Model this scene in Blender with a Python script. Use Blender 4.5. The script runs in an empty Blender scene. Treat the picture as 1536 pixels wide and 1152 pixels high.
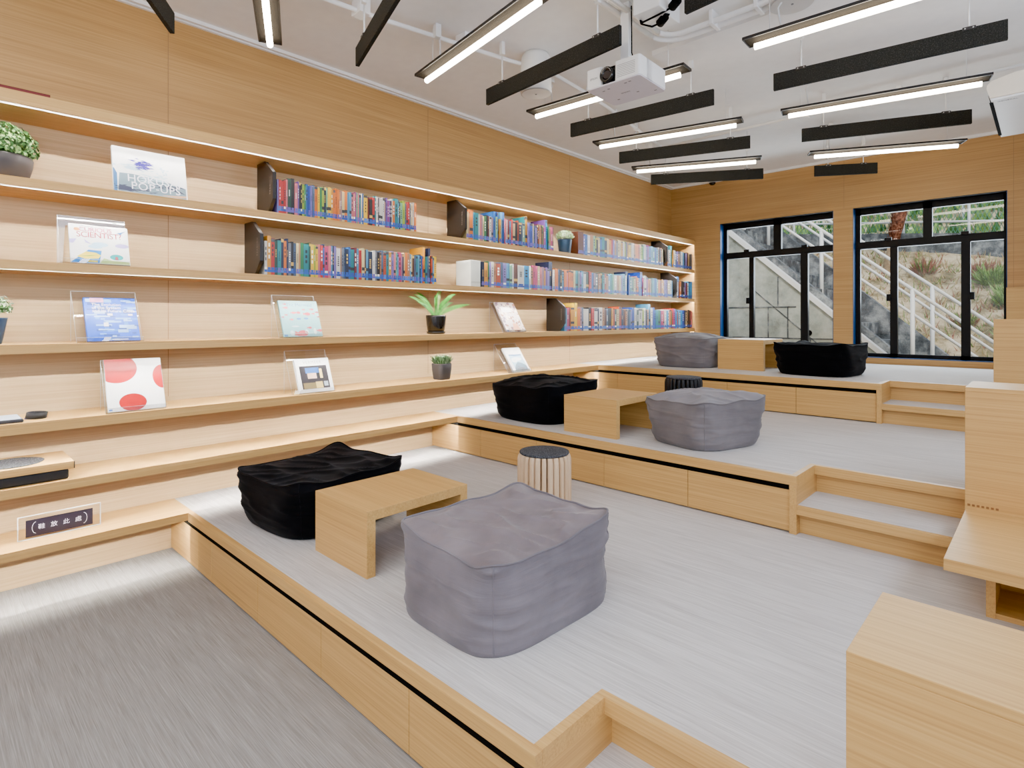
SKY, SUN, REAR, WIN, REARC, RIGHTL = .30, 3.0, 12, 340, 110, 170
LED, TUBE = 4000.0, 31.0
VT, LOOK, EXPO = 'AgX', 'AgX - Punchy', 0.37
import bpy, bmesh, math, random
from mathutils import Vector, Matrix, noise
D = bpy.data
SC = bpy.context.scene
COL = SC.collection
PI = math.pi
rnd = random.Random(7)

# ------------------------------------------------------------------ helpers
def lin(c):
    return tuple((x / 255 / 12.92) if x / 255 <= .04045 else ((x / 255 + .055) / 1.055) ** 2.4 for x in c)

def hexc(h):
    return tuple(int(h[i:i + 2], 16) for i in (0, 2, 4))

class MB:
    """collects shapes and links them as one mesh object"""
    def __init__(s):
        s.v, s.f, s.m, s.sm = [], [], [], []
    def add(s, vs, fs, mi=0, smooth=False):
        o = len(s.v)
        s.v += [tuple(v) for v in vs]
        for f in fs:
            s.f.append([i + o for i in f]); s.m.append(mi); s.sm.append(smooth)
        return s
    def box(s, x0, x1, y0, y1, z0, z1, mi=0, M=None, bev=0.0):
        x0, x1 = min(x0, x1), max(x0, x1); y0, y1 = min(y0, y1), max(y0, y1); z0, z1 = min(z0, z1), max(z0, z1)
        if bev > 0:
            bm = bmesh.new()
            bmesh.ops.create_cube(bm, size=1)
            for v in bm.verts:
                v.co = Vector(((x0 + x1) / 2 + v.co.x * (x1 - x0), (y0 + y1) / 2 + v.co.y * (y1 - y0), (z0 + z1) / 2 + v.co.z * (z1 - z0)))
            bmesh.ops.bevel(bm, geom=list(bm.edges), offset=bev, segments=2, affect='EDGES', profile=.5)
            bm.verts.index_update()
            vs = [v.co.copy() for v in bm.verts]
            fs = [[v.index for v in f.verts] for f in bm.faces]
            bm.free()
        else:
            vs = [Vector((x, y, z)) for z in (z0, z1) for y in (y0, y1) for x in (x0, x1)]
            fs = [(0, 2, 3, 1), (4, 5, 7, 6), (0, 1, 5, 4), (2, 6, 7, 3), (0, 4, 6, 2), (1, 3, 7, 5)]
        if M is not None:
            vs = [M @ v for v in vs]
        return s.add(vs, fs, mi)
    def quad(s, a, b, c, d, mi=0):
        return s.add([a, b, c, d], [(0, 1, 2, 3)], mi)
    def prism(s, pts, ax, a0, a1, mi=0, M=None):
        """polygon in the plane across axis ax, swept from a0 to a1"""
        def mk(p, t):
            return Vector({'x': (t, p[0], p[1]), 'y': (p[0], t, p[1]), 'z': (p[0], p[1], t)}[ax])
        n = len(pts)
        vs = [mk(p, a0) for p in pts] + [mk(p, a1) for p in pts]
        if M is not None:
            vs = [M @ v for v in vs]
        fs = [list(range(n))[::-1], list(range(n, 2 * n))] + [(i, (i + 1) % n, n + (i + 1) % n, n + i) for i in range(n)]
        return s.add(vs, fs, mi)
    def tube(s, pts, r, n=10, mi=0, caps=True, r1=None):
        pts = [Vector(p) for p in pts]
        vs, fs = [], []
        prev = None
        for i, p in enumerate(pts):
            t = (pts[min(i + 1, len(pts) - 1)] - pts[max(i - 1, 0)]).normalized()
            up = Vector((0, 0, 1)) if abs(t.z) < .9 else Vector((1, 0, 0))
            if prev is not None:
                u = (prev - t * prev.dot(t))
                u = u.normalized() if u.length > 1e-6 else t.cross(up).normalized()
            else:
                u = t.cross(up).normalized()
            prev = u
            w = t.cross(u)
            rr = r if r1 is None else r + (r1 - r) * i / (len(pts) - 1)
            vs += [p + (u * math.cos(2 * PI * k / n) + w * math.sin(2 * PI * k / n)) * rr for k in range(n)]
        for i in range(len(pts) - 1):
            for k in range(n):
                fs.append((i * n + k, i * n + (k + 1) % n, (i + 1) * n + (k + 1) % n, (i + 1) * n + k))
        s.add(vs, fs, mi, True)
        if caps:
            o = len(s.v) - len(vs)
            for ring in (list(range(n))[::-1], list(range((len(pts) - 1) * n, len(pts) * n))):
                s.f.append([i + o for i in ring]); s.m.append(mi); s.sm.append(False)
        return s
    def lathe(s, prof, c, n=32, mi=0, smooth=True, sq=0.0):
        """prof: list of (radius, z) from the bottom up, about a vertical axis at c"""
        vs, fs = [], []
        for r, z in prof:
            for k in range(n):
                t = 2 * PI * k / n
                q = 1.0
                if sq:
                    q = (abs(math.cos(t)) ** sq + abs(math.sin(t)) ** sq) ** (-1 / sq)
                vs.append((c[0] + r * q * math.cos(t), c[1] + r * q * math.sin(t), c[2] + z))
        for i in range(len(prof) - 1):
            for k in range(n):
                fs.append((i * n + k, i * n + (k + 1) % n, (i + 1) * n + (k + 1) % n, (i + 1) * n + k))
        s.add(vs, fs, mi, smooth)
        o = len(s.v) - len(vs)
        for ring in (list(range(n))[::-1], list(range((len(prof) - 1) * n, len(prof) * n))):
            s.f.append([i + o for i in ring]); s.m.append(mi); s.sm.append(False)
        return s
    def build(s, name, mats, parent=None, off=None):
        if not isinstance(mats, (list, tuple)):
            mats = [mats]
        me = D.meshes.new(name)
        o3 = Vector(off) if off is not None else (absloc(parent) if parent is not None else Vector((0, 0, 0)))
        me.from_pydata([(v[0] - o3.x, v[1] - o3.y, v[2] - o3.z) for v in s.v], [], s.f)
        for m in mats:
            me.materials.append(m)
        me.polygons.foreach_set('material_index', s.m)
        me.polygons.foreach_set('use_smooth', s.sm)
        me.update()
        ob = D.objects.new(name, me)
        COL.objects.link(ob)
        if parent is not None:
            ob.parent = parent
        elif off is not None:
            ob.location = off
        return ob

def absloc(o):
    """world place of an unrotated thing, or zero for rotated ones (their parts are given in local coordinates)"""
    t = Vector((0, 0, 0))
    while o is not None:
        if o.rotation_euler.to_matrix() != Matrix.Identity(3) or o.get('_local'):
            return Vector((0, 0, 0))
        t += o.location
        o = o.parent
    return t

def tag(o, label, cat, group=None):
    o['label'] = label; o['category'] = cat
    if group:
        o['group'] = group
    return o

LOCALS = []
def thing(name, label, cat, loc=(0, 0, 0), rotz=0.0, group=None, rot=None, local=False):
    o = D.objects.new(name, None)
    COL.objects.link(o)
    o.empty_display_size = .05
    o.location = loc
    o.rotation_euler = rot if rot is not None else (0, 0, rotz)
    if local:
        o['_local'] = 1; LOCALS.append(o)
    return tag(o, label, cat, group)

def struct(o):
    o['kind'] = 'structure'
    return o

def text(name, body, size, mat, parent, M, align='CENTER', extrude=.0004, spacing=1.0, line=1.0):
    cu = D.curves.new(name, 'FONT')
    cu.body = body; cu.size = size; cu.align_x = align; cu.align_y = 'CENTER'
    cu.extrude = extrude; cu.space_character = spacing; cu.space_line = line
    cu.resolution_u = 3
    cu.materials.append(mat)
    ob = D.objects.new(name, cu)
    COL.objects.link(ob)
    ob.parent = parent
    ob.matrix_local = M
    return ob

# ------------------------------------------------------------------ materials
def nodes_of(name):
    m = D.materials.new(name); m.use_nodes = True
    nt = m.node_tree
    return m, nt, nt.nodes['Principled BSDF']

def plain(name, rgb, rough=.5, metal=0.0, spec=.5, sheen=0.0, coat=0.0):
    m, nt, b = nodes_of(name)
    # a very slight procedural unevenness on every painted or moulded surface
    tc = nt.nodes.new('ShaderNodeTexCoord'); nz = nt.nodes.new('ShaderNodeTexNoise')
    nz.inputs['Scale'].default_value = 14; nz.inputs['Detail'].default_value = 3
    mx = nt.nodes.new('ShaderNodeMixRGB'); mx.blend_type = 'MULTIPLY'; mx.inputs[0].default_value = .10
    mx.inputs[1].default_value = (*lin(rgb), 1)
    nt.links.new(tc.outputs['Object'], nz.inputs['Vector'])
    nt.links.new(nz.outputs['Fac'], mx.inputs[2])
    nt.links.new(mx.outputs[0], b.inputs['Base Color'])
    b.inputs['Roughness'].default_value = rough
    b.inputs['Metallic'].default_value = metal
    b.inputs['Specular IOR Level'].default_value = spec
    if sheen:
        b.inputs['Sheen Weight'].default_value = sheen
    if coat:
        b.inputs['Coat Weight'].default_value = coat
    return m

def glow(name, rgb, strength):
    m, nt, b = nodes_of(name)
    b.inputs['Base Color'].default_value = (.8, .8, .8, 1)
    b.inputs['Emission Color'].default_value = (*lin(rgb), 1)
    b.inputs['Emission Strength'].default_value = strength
    return m

def ramp(nt, stops):
    r = nt.nodes.new('ShaderNodeValToRGB')
    e = r.color_ramp.elements
    e[0].position, e[0].color = stops[0][0], (*lin(stops[0][1]), 1)
    e[1].position, e[1].color = stops[-1][0], (*lin(stops[-1][1]), 1)
    for p, c in stops[1:-1]:
        k = e.new(p); k.color = (*lin(c), 1)
    return r

def streaks(name, axis, stops, fine=70, length=.8, rough=.45, bump=.03, spec=.4, broad=.25):
    """grain or weave running along one axis"""
    m, nt, b = nodes_of(name)
    L = nt.links
    tc = nt.nodes.new('ShaderNodeTexCoord'); mp = nt.nodes.new('ShaderNodeMapping')
    sc = [fine, fine, fine]; sc['xyz'.index(axis)] = length
    mp.inputs['Scale'].default_value = sc
    n1 = nt.nodes.new('ShaderNodeTexNoise'); n1.inputs['Scale'].default_value = 1; n1.inputs['Detail'].default_value = 6
    n1.inputs['Roughness'].default_value = .65
    mp2 = nt.nodes.new('ShaderNodeMapping')
    sc2 = [fine * .17] * 3; sc2['xyz'.index(axis)] = length * .5
    mp2.inputs['Scale'].default_value = sc2
    n2 = nt.nodes.new('ShaderNodeTexNoise'); n2.inputs['Scale'].default_value = 1; n2.inputs['Detail'].default_value = 3
    mx = nt.nodes.new('ShaderNodeMath'); mx.operation = 'MULTIPLY_ADD'
    mx.inputs[1].default_value = broad
    add = nt.nodes.new('ShaderNodeMath'); add.operation = 'MULTIPLY_ADD'; add.inputs[1].default_value = 1 - broad
    r = ramp(nt, stops)
    L.new(tc.outputs['Object'], mp.inputs['Vector']); L.new(tc.outputs['Object'], mp2.inputs['Vector'])
    L.new(mp.outputs[0], n1.inputs['Vector']); L.new(mp2.outputs[0], n2.inputs['Vector'])
    L.new(n2.outputs['Fac'], mx.inputs[0]); mx.inputs[2].default_value = 0
    L.new(n1.outputs['Fac'], add.inputs[0]); L.new(mx.outputs[0], add.inputs[2])
    L.new(add.outputs[0], r.inputs['Fac']); L.new(r.outputs['Color'], b.inputs['Base Color'])
    b.inputs['Roughness'].default_value = rough
    b.inputs['Specular IOR Level'].default_value = spec
    if bump:
        bp = nt.nodes.new('ShaderNodeBump'); bp.inputs['Strength'].default_value = bump
        bp.inputs['Distance'].default_value = .002
        L.new(add.outputs[0], bp.inputs['Height']); L.new(bp.outputs[0], b.inputs['Normal'])
    return m

def mottled(name, stops, scale=8, detail=6, rough=.9, bump=.2, sheen=0.0, dist=.01, spec=.2):
    m, nt, b = nodes_of(name)
    L = nt.links
    tc = nt.nodes.new('ShaderNodeTexCoord')
    n1 = nt.nodes.new('ShaderNodeTexNoise'); n1.inputs['Scale'].default_value = scale; n1.inputs['Detail'].default_value = detail
    n1.inputs['Roughness'].default_value = .7
    r = ramp(nt, stops)
    L.new(tc.outputs['Object'], n1.inputs['Vector']); L.new(n1.outputs['Fac'], r.inputs['Fac'])
    L.new(r.outputs['Color'], b.inputs['Base Color'])
    b.inputs['Roughness'].default_value = rough; b.inputs['Specular IOR Level'].default_value = spec
    b.inputs['Sheen Weight'].default_value = sheen
    if bump:
        bp = nt.nodes.new('ShaderNodeBump'); bp.inputs['Strength'].default_value = bump; bp.inputs['Distance'].default_value = dist
        L.new(n1.outputs['Fac'], bp.inputs['Height']); L.new(bp.outputs[0], b.inputs['Normal'])
    return m

def clear(name, tint=(1, 1, 1), refl=.12, rough=.02):
    m, nt, b = nodes_of(name)
    L = nt.links
    out = nt.nodes['Material Output']
    tr = nt.nodes.new('ShaderNodeBsdfTransparent'); tr.inputs[0].default_value = (*tint, 1)
    gl = nt.nodes.new('ShaderNodeBsdfGlossy'); gl.inputs['Roughness'].default_value = rough
    lw = nt.nodes.new('ShaderNodeLayerWeight'); lw.inputs[0].default_value = .25
    mu = nt.nodes.new('ShaderNodeMath'); mu.operation = 'MULTIPLY_ADD'; mu.inputs[1].default_value = .5; mu.inputs[2].default_value = refl
    mx = nt.nodes.new('ShaderNodeMixShader')
    L.new(lw.outputs['Fresnel'], mu.inputs[0]); L.new(mu.outputs[0], mx.inputs[0])
    L.new(tr.outputs[0], mx.inputs[1]); L.new(gl.outputs[0], mx.inputs[2]); L.new(mx.outputs[0], out.inputs['Surface'])
    return m

OAK = [(.28, (182, 137, 76)), (.5, (206, 162, 95)), (.72, (222, 181, 113))]
PANEL = [(.28, (158, 118, 66)), (.5, (183, 142, 85)), (.72, (202, 162, 103))]
oak = {a: streaks('oak_laminate_' + a, a, OAK, fine=150, length=1.6) for a in 'xyz'}
panel = {a: streaks('oak_wall_panel_' + a, a, PANEL, fine=110, length=1.0) for a in 'xy'}
lit_panel = streaks('lit_oak_back_panel', 'y', [(.28, (180, 147, 102)), (.5, (202, 170, 123)), (.72, (218, 189, 143))], fine=110, length=1.0)  # wall oak in the bays, bright light wash paled into the colour
seam_m = plain('panel_seam', (160, 126, 84), .8)
carpet = streaks('woven_floor', 'x', [(.28, (166, 159, 154)), (.5, (202, 197, 193)), (.72, (228, 224, 220))], fine=300, length=5, rough=.9, bump=.15, spec=.15, broad=.22)
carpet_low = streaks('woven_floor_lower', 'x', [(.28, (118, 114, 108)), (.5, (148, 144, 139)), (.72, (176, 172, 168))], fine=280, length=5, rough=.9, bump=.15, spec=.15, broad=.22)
white_paint = plain('ceiling_paint', (246, 244, 241), .8)
white_plastic = plain('white_plastic', (232, 231, 228), .4)
cream_plastic = plain('cream_plastic', (226, 214, 192), .45)
black_matte = plain('black_gap', (14, 13, 12), .9, spec=.1)
black_metal = plain('black_powder_coat', (26, 22, 20), .45)
black_gloss = plain('black_gloss', (10, 10, 11), .12)
frame_black = plain('window_frame_black', (9, 9, 10), .5, spec=.25)
frame_sky_tint = plain('window_reveal_sky_tint', (14, 62, 112), .3)  # black reveal with the blue sky reflection put into its colour
felt_black = mottled('black_felt', [(.3, (22, 22, 20)), (.55, (38, 38, 35)), (.75, (70, 70, 66))], scale=160, detail=3, bump=.1, rough=.95)
felt_plate = mottled('dark_felt_reflector', [(.3, (26, 23, 19)), (.6, (40, 36, 30)), (.8, (54, 50, 43))], scale=160, detail=3, bump=.1, rough=.95)
felt_grey = mottled('charcoal_felt', [(.38, (36, 37, 41)), (.5, (62, 64, 69)), (.62, (104, 106, 112))], scale=190, detail=3, bump=.1, rough=.95)
tube_glow = glow('light_tube_diffuser', (255, 240, 216), TUBE)
led_glow = glow('led_tape', (255, 249, 240), LED)
led_channel = plain('led_channel_white', (240, 238, 232), .5)
acrylic = clear('clear_acrylic', (.995, 1, 1), .035)
acrylic_rim = plain('acrylic_edge', (228, 231, 231), .25)
glass = clear('window_glass', (.97, 1.0, 1.0), .03)
kraft = streaks('kraft_paper', 'z', [(.3, (196, 164, 126)), (.5, (214, 184, 148)), (.7, (226, 200, 168))], fine=40, length=2, rough=.8)
black_paper = plain('black_paper', (24, 24, 25), .6)
paper = plain('book_pages', (236, 230, 216), .9)
metal_grey = plain('galvanised_steel', (190, 190, 186), .35, metal=.6)
MATS = {}
def cmat(h, rough=.45):
    if h not in MATS:
        MATS[h] = plain('ink', hexc(h) if isinstance(h, str) else h, rough)
    return MATS[h]
# ------------------------------------------------------------------ room shell
XW, YB, ZC, XR, YR = -4.0, 7.58, 3.34, 1.20, -2.6
XB = .62                                     # right end of the seat units
Z1, Z2, Z3 = .305, .61, .923               # heights of the three platforms
Y1, Y2, Y3 = 1.103, 3.172, 5.232           # their front edges
XS = -3.64                                  # front of the shelves
struct(MB().box(XW - .1, XR + .1, YR, YB, -.1, 0).build('floor', carpet_low))

m = MB().box(XW - .12, XW, YR, YB + .14, 0, ZC).box(XW, XW + .0006, YR, YB, .0, 2.52, 2)
for y in (-.94, 1.10, 3.14, 5.18, 7.2):
    m.box(XW, XW + .0012, y - .002, y + .002, .95, ZC - .05, 1)
struct(m.build('wall_left', [panel['y'], seam_m, lit_panel]))

W1 = (-3.274, -1.888); W2 = (-1.682, -.317); WZ = (.99, 2.731)
m = MB()
m.box(XW, XR, YB, YB + .16, -.1, WZ[0]).box(XW, XR, YB, YB + .16, WZ[1], ZC)
m.box(XW, W1[0], YB, YB + .16, *WZ).box(W1[1], W2[0], YB, YB + .16, *WZ).box(W2[1], XR, YB, YB + .16, *WZ)
m.box(-.272, -.268, YB - .001, YB, 1.0, ZC, 1).box(-1.777, -1.773, YB - .001, YB, 2.74, ZC, 1).box(-1.777, -1.773, YB - .001, YB, .93, .98, 1)
struct(m.build('wall_back', [panel['x'], seam_m]))
struct(MB().box(XR, XR + .12, YR, YB + .16, -.1, ZC).build('wall_right', white_paint))
struct(MB().box(XW - .12, XR + .12, YR - .12, YR, -.1, ZC).build('wall_front', white_paint))
m = MB().box(XW - .12, XR + .12, YR - .12, YB + .2, ZC, ZC + .15)
m.box(-2.06, XR, 3.62, 3.90, ZC - .035, ZC)     # shallow downstand
struct(m.build('ceiling', white_paint))
m = MB().box(XW, XW + .022, YR, YB, ZC - .03, ZC).box(XW + .03, XW + .05, YR, YB, ZC - .022, ZC)
struct(m.build('trim_1', white_paint))
struct(MB().box(XW, XR, YB - .03, YB, ZC - .03, ZC).build('trim_2', white_paint))

# windows
def window(name, xa, xb, tops, lows, latches):
    w = D.objects.new(name, None); COL.objects.link(w); w.location = (xa, YB, WZ[0]); struct(w)
    z0, z1 = WZ
    g = MB()
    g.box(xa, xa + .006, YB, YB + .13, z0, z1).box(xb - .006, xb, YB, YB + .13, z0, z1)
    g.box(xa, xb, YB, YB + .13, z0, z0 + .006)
    g.build('reveal_lining', frame_sky_tint, w)
    MB().box(xa, xb, YB, YB + .13, z1 - .006, z1).build('reveal_head', frame_black, w)
    f = MB()
    ya, yb = YB + .11, YB + .16
    b = .052
    zt = (2.255, 2.338)
    f.box(xa, xa + b, ya, yb, z0, z1).box(xb - b + .02, xb, ya, yb, z0, z1)
    f.box(xa, xb, ya, yb, z0, z0 + .048).box(xa, xb, ya, yb, z1 - .075, z1)
    f.box(xa, xb, ya - .004, yb, *zt)
    for (p, q) in tops:
        f.box(p, q, ya, yb, zt[1], z1)
    for (p, q) in lows:
        f.box(p, q, ya, yb, z0, zt[0])
    f.build('window_frame', frame_black, w)
    xs = [xa + b] + [e for t in tops for e in t] + [xb - b + .02]
    for i in range(0, len(xs), 2):
        MB().quad((xs[i], ya + .03, zt[1]), (xs[i + 1], ya + .03, zt[1]), (xs[i + 1], ya + .03, z1 - .075), (xs[i], ya + .03, z1 - .075)).build('glass_pane', glass, w)
    xs = [xa + b] + [e for t in lows for e in t] + [xb - b + .02]
    for i in range(0, len(xs), 2):
        MB().quad((xs[i], ya + .03, z0 + .048), (xs[i + 1], ya + .03, z0 + .048), (xs[i + 1], ya + .03, zt[0]), (xs[i], ya + .03, zt[0])).build('glass_pane', glass, w)
    for (x, z, s) in latches:
        if s == 'h':
            MB().box(x - .035, x + .035, ya - .03, ya - .002, z - .018, z + .02, bev=.004).build('latch', frame_black, w)
        else:
            MB().box(x - .02, x + .02, ya - .03, ya, z - .04, z + .04, bev=.004).build('latch', frame_black, w)
    return w
window('window_1', *W1, [(-2.612, -2.517)], [(-2.924, -2.863), (-2.285, -2.200)],
       [(-2.95, 2.345, 'h'), (-2.235, 2.345, 'h'), (-2.935, 1.68, 'v')])
window('window_2', *W2, [(-1.026, -.943)], [(-1.333, -1.262), (-.694, -.616)],
       [(-1.35, 2.345, 'h'), (-.66, 2.345, 'h'), (-1.345, 1.68, 'v'), (-.60, 1.68, 'v')])

# ------------------------------------------------------------------ platforms
XE = -.963                                  # where the steps begin
def platform(name, label, zt, zb, ya, yb_, yback, seams, unit_y, XU):
    XW, XR = -3.997, 1.197
    t = thing(name, label, 'platform', (-2, ya, zb))
    yr = ya + .313
    zm = (zt + zb) / 2
    # covering: one outline with the step notch and the notch of the seat unit
    poly = [(XW, ya + .03), (XE - .03, ya + .03), (XE - .03, yr + .03), (XU, yr + .03), (XU, unit_y), (XR, unit_y), (XR, yback), (XW, yback)]
    MB().prism(poly, 'z', zt - .02, zt).build('carpet_top', carpet, t)
    # body behind the fronts
    poly2 = [(XW, ya + .05), (XE - .02, ya + .05), (XE - .02, yr + .06), (XU, yr + .06), (XU, unit_y), (XR, unit_y), (XR, yback), (XW, yback)]
    MB().prism(poly2, 'z', zb, zt - .021).build('plinth_body', black_matte, t)
    e = MB().box(XS, XE, ya, ya + .03, zt - .05, zt + .0015, bev=.002)
    e.box(XE - .03, XE, ya + .03, yr, zt - .05, zt + .0015)
    e.box(XE - .03, XU - .002, yr, yr + .03, zt - .05, zt + .0015, bev=.002)
    e.build('edge_trim', oak['x'], t)
    MB().box(XW, XE - .035, ya + .009, ya + .05, zt - .078, zt - .05).build('shadow_gap', black_matte, t)
    xs = [XW] + seams + [XE - .037]
    for i in range(len(xs) - 1):
        MB().box(xs[i] + .0015, xs[i + 1] - .0015, ya + .012, ya + .04, zb + .008, zt - .078, bev=.0015).build('drawer_front', oak['x'], t)
    MB().box(XE - .036, XE, ya, yr + .066, zb, zt - .05, bev=.0015).build('end_panel', oak['y'], t)
    st = MB().box(XE, XU - .002, ya + .02, yr + .06, zm - .02, zm).build('step_tread', carpet, t)
    MB().box(XE, XU - .002, ya - .002, ya + .022, zm - .045, zm + .0015, bev=.002).build('step_nosing', oak['x'], st, off=absloc(t))
    MB().box(XE, XU - .002, ya + .05, ya + .07, zb, zm - .02).build('step_riser', oak['x'], t)
    MB().box(XE, XU - .002, yr + .04, yr + .06, zm, zt - .05).build('step_riser', oak['x'], t)
    return t
platform('raised_platform', 'lowest and nearest wooden drawer platform with pale carpet, holding the big grey beanbag', Z1, 0, Y1, None, Y2 + .05, [-3.50, -3.30, -2.70, -2.10, -1.52], 1.56, -.287)
platform('raised_platform', 'middle wooden drawer platform with pale carpet, beside the kraft paper stool', Z2, Z1, Y2, None, Y3 + .05, [-3.37, -2.77, -2.17, -1.572], 3.68, -.291)
platform('raised_platform', 'highest wooden drawer platform with pale carpet, under the two black windows', Z3, Z2, Y3, None, YB - .003, [-3.40, -2.80, -2.198, -1.595], 5.73, -.314)

# ------------------------------------------------------------------ wall shelves with light tape
YS0 = YR + .003
def shelf(label, ztop, th, yend, led=True, mat=None, name='wall_shelf', cat='shelf'):
    t = thing(name, label, cat, (XW + .18, (YS0 + yend) / 2, ztop))
    zb = ztop - th
    b = MB()
    xg0, xg1 = XS - .046, XS - .010          # groove for the tape
    d = .017
    b.box(XW + .002, xg0, YS0, yend, zb, ztop).box(xg1, XS, YS0, yend, zb, ztop).box(xg0, xg1, YS0, yend, zb + d, ztop)
    b.build('board', oak['y'], t)
    if led:
        MB().box(xg0, xg0 + .0015, YS0, yend, zb + .0005, zb + d).build('light_channel', led_channel, t)
        MB().box(xg0 + .0015, xg1, YS0, yend, zb + d - .0012, zb + d - .0002).build('channel_bed', black_matte, t)
        MB().quad((xg1 - .0017, YS0, zb + d - .0016), (xg1 - .0017, yend, zb + d - .0016), (xg1 - .0003, yend, zb + d - .0016), (xg1 - .0003, YS0, zb + d - .0016)).build('light_tape', led_glow, t)
    return t
shelf('topmost oak wall shelf with a red item lying on it and bright light tape below', 2.541, .062, YB - .003)
shelf('oak wall shelf carrying the topiary plant and the upper row of books', 2.124, .045, YB - .003)
shelf('oak wall shelf carrying the second row of books, with the science comic on display', 1.718, .045, YB - .003)
shelf('oak wall shelf carrying the fern and the blue book on its clear easel', 1.307, .045, YB - .003)
shelf('oak wall shelf with the red dotted book, running into the highest platform', Z3, .053, Y3 + .03)
shelf('oak bench board with the flat felt box, running into the middle platform', Z2, .047, Y2 + .03, name='bench_board', cat='bench')
shelf('lowest oak bench board holding the shoe sign, running into the lowest platform', Z1, .043, Y1 + .03, name='bench_board', cat='bench')

# ------------------------------------------------------------------ seat units on the right
def block(label, x0, y0, y1, z0, z1):
    t = thing('wooden_seat_back', label, 'seat back', ((x0 + XB) / 2, (y0 + y1) / 2, z0))
    MB().box(x0, XB - .002, y0, y1, z0, z1 - .02, bev=.0015).build('casing', oak['x'], t)
    MB().box(x0, XB - .002, y0, y1, z1 - .02, z1, bev=.0015).build('top_board', oak['x'], t)
    return t
block('oak box seat back nearest the camera, cut off by the frame at the lower corner', -.283, 1.222, 1.545, .0, .80)
cab = block('tall oak seat back standing behind the cantilevered oak seat', -.286, 3.325, 3.675, Z1, 1.12)
block('oak seat back just before the window, behind the tall one with the seat', -.30, 5.37, 5.72, Z2, 1.432)
block('farthest and tallest oak seat back, touching the window wall', -.308, 7.20, 7.575, Z3, 1.735)
k = MB()
for i in range(7):
    x = -.277 + i * .0165
    k.box(x, x + .010, 3.3232, 3.325, .578, .588, bev=.0004)
k.build('engraved_marks', plain('engraving', (140, 96, 50), .7), cab)
def seat(label, x0, y0, y1, zt, zf):
    t = thing('oak_seat', label, 'seat', ((x0 + XB) / 2, (y0 + y1) / 2, zf))
    MB().box(x0, XB - .002, y0, y1 - .002, zt - .043, zt, bev=.0015).build('seat_board', oak['x'], t)
    MB().box(-.178, -.150, y0 + .22, y1 - .01, zf, zt - .043).build('side_panel', oak['y'], t)
    MB().box(XB - .05, XB - .022, y0 + .22, y1 - .01, zf, zt - .043).build('side_panel', oak['y'], t)
    MB().box(-.15, XB - .05, y0 + .50, y0 + .52, zf, zt - .043).build('back_panel', oak['x'], t)
    MB().box(-.15, XB - .05, y0 + .225, y0 + .50, zf, zf + .02).build('bottom_board', oak['x'], t)
    return t
seat('low cantilevered oak seat board in front of the tall oak seat back', -.283, 2.577, 3.325, .563, Z1)
# ------------------------------------------------------------------ low tables
def low_table(label, x0, x1, y0, y1, z, h, th=.044):
    t = thing('low_table', label, 'table', ((x0 + x1) / 2, (y0 + y1) / 2, z), group='oak bridge tables')
    MB().box(x0, x1, y0, y1, z + h - th, z + h, bev=.0012).build('table_top', oak['x'], t)
    MB().box(x0, x1, y0, y0 + th, z, z + h - th, bev=.0012).build('side_panel', oak['x'], t)
    MB().box(x0, x1, y1 - th, y1, z, z + h - th, bev=.0012).build('side_panel', oak['x'], t)
low_table('low oak bridge table on the lowest platform, between black and grey beanbags', -2.602, -2.146, 1.352, 1.935, Z1, .291)
low_table('low oak bridge table on the middle platform, between black and grey beanbags', -2.600, -2.148, 3.300, 3.850, Z2, .268)
low_table('low oak bridge table on the highest platform, under the first window', -2.492, -2.035, 5.715, 6.26, Z3, .305)

# ------------------------------------------------------------------ beanbags
def fabric(name, c0, c1, c2, sheen=.0, rough=.75, weave=420, spec=.3, lid=False):
    m, nt, b = nodes_of(name)
    L = nt.links
    tc = nt.nodes.new('ShaderNodeTexCoord')
    nz = nt.nodes.new('ShaderNodeTexNoise'); nz.inputs['Scale'].default_value = 5; nz.inputs['Detail'].default_value = 5
    r = ramp(nt, [(.3, c0), (.5, c1), (.7, c2)])
    L.new(tc.outputs['Object'], nz.inputs['Vector']); L.new(nz.outputs['Fac'], r.inputs['Fac']); L.new(r.outputs['Color'], b.inputs['Base Color'])
    n2 = nt.nodes.new('ShaderNodeTexNoise'); n2.inputs['Scale'].default_value = weave; n2.inputs['Detail'].default_value = 2
    L.new(tc.outputs['Object'], n2.inputs['Vector'])
    bp = nt.nodes.new('ShaderNodeBump'); bp.inputs['Strength'].default_value = .25; bp.inputs['Distance'].default_value = .0015
    L.new(n2.outputs['Fac'], bp.inputs['Height'])
    mp = nt.nodes.new('ShaderNodeMapping'); mp.inputs['Scale'].default_value = (3.2, 3.2, 26) if not lid else (9, 4, 6)
    mp.inputs['Rotation'].default_value = (.12, -.1, 0) if not lid else (0, 0, .7)
    n3 = nt.nodes.new('ShaderNodeTexNoise'); n3.inputs['Scale'].default_value = 1.0; n3.inputs['Detail'].default_value = 4; n3.inputs['Distortion'].default_value = .6
    b2 = nt.nodes.new('ShaderNodeBump'); b2.inputs['Strength'].default_value = .5; b2.inputs['Distance'].default_value = .012
    L.new(tc.outputs['Object'], mp.inputs['Vector']); L.new(mp.outputs[0], n3.inputs['Vector']); L.new(n3.outputs['Fac'], b2.inputs['Height'])
    L.new(bp.outputs[0], b2.inputs['Normal']); L.new(b2.outputs[0], b.inputs['Normal'])
    b.inputs['Roughness'].default_value = rough; b.inputs['Sheen Weight'].default_value = sheen
    b.inputs['Specular IOR Level'].default_value = spec
    return m
grey_side = fabric('grey_canvas', (101, 96, 101), (113, 107, 113), (124, 118, 124), sheen=.15)
grey_top = fabric('grey_satin_canvas', (102, 92, 96), (117, 107, 111), (132, 122, 126), sheen=.2, rough=.5, lid=True)
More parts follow.
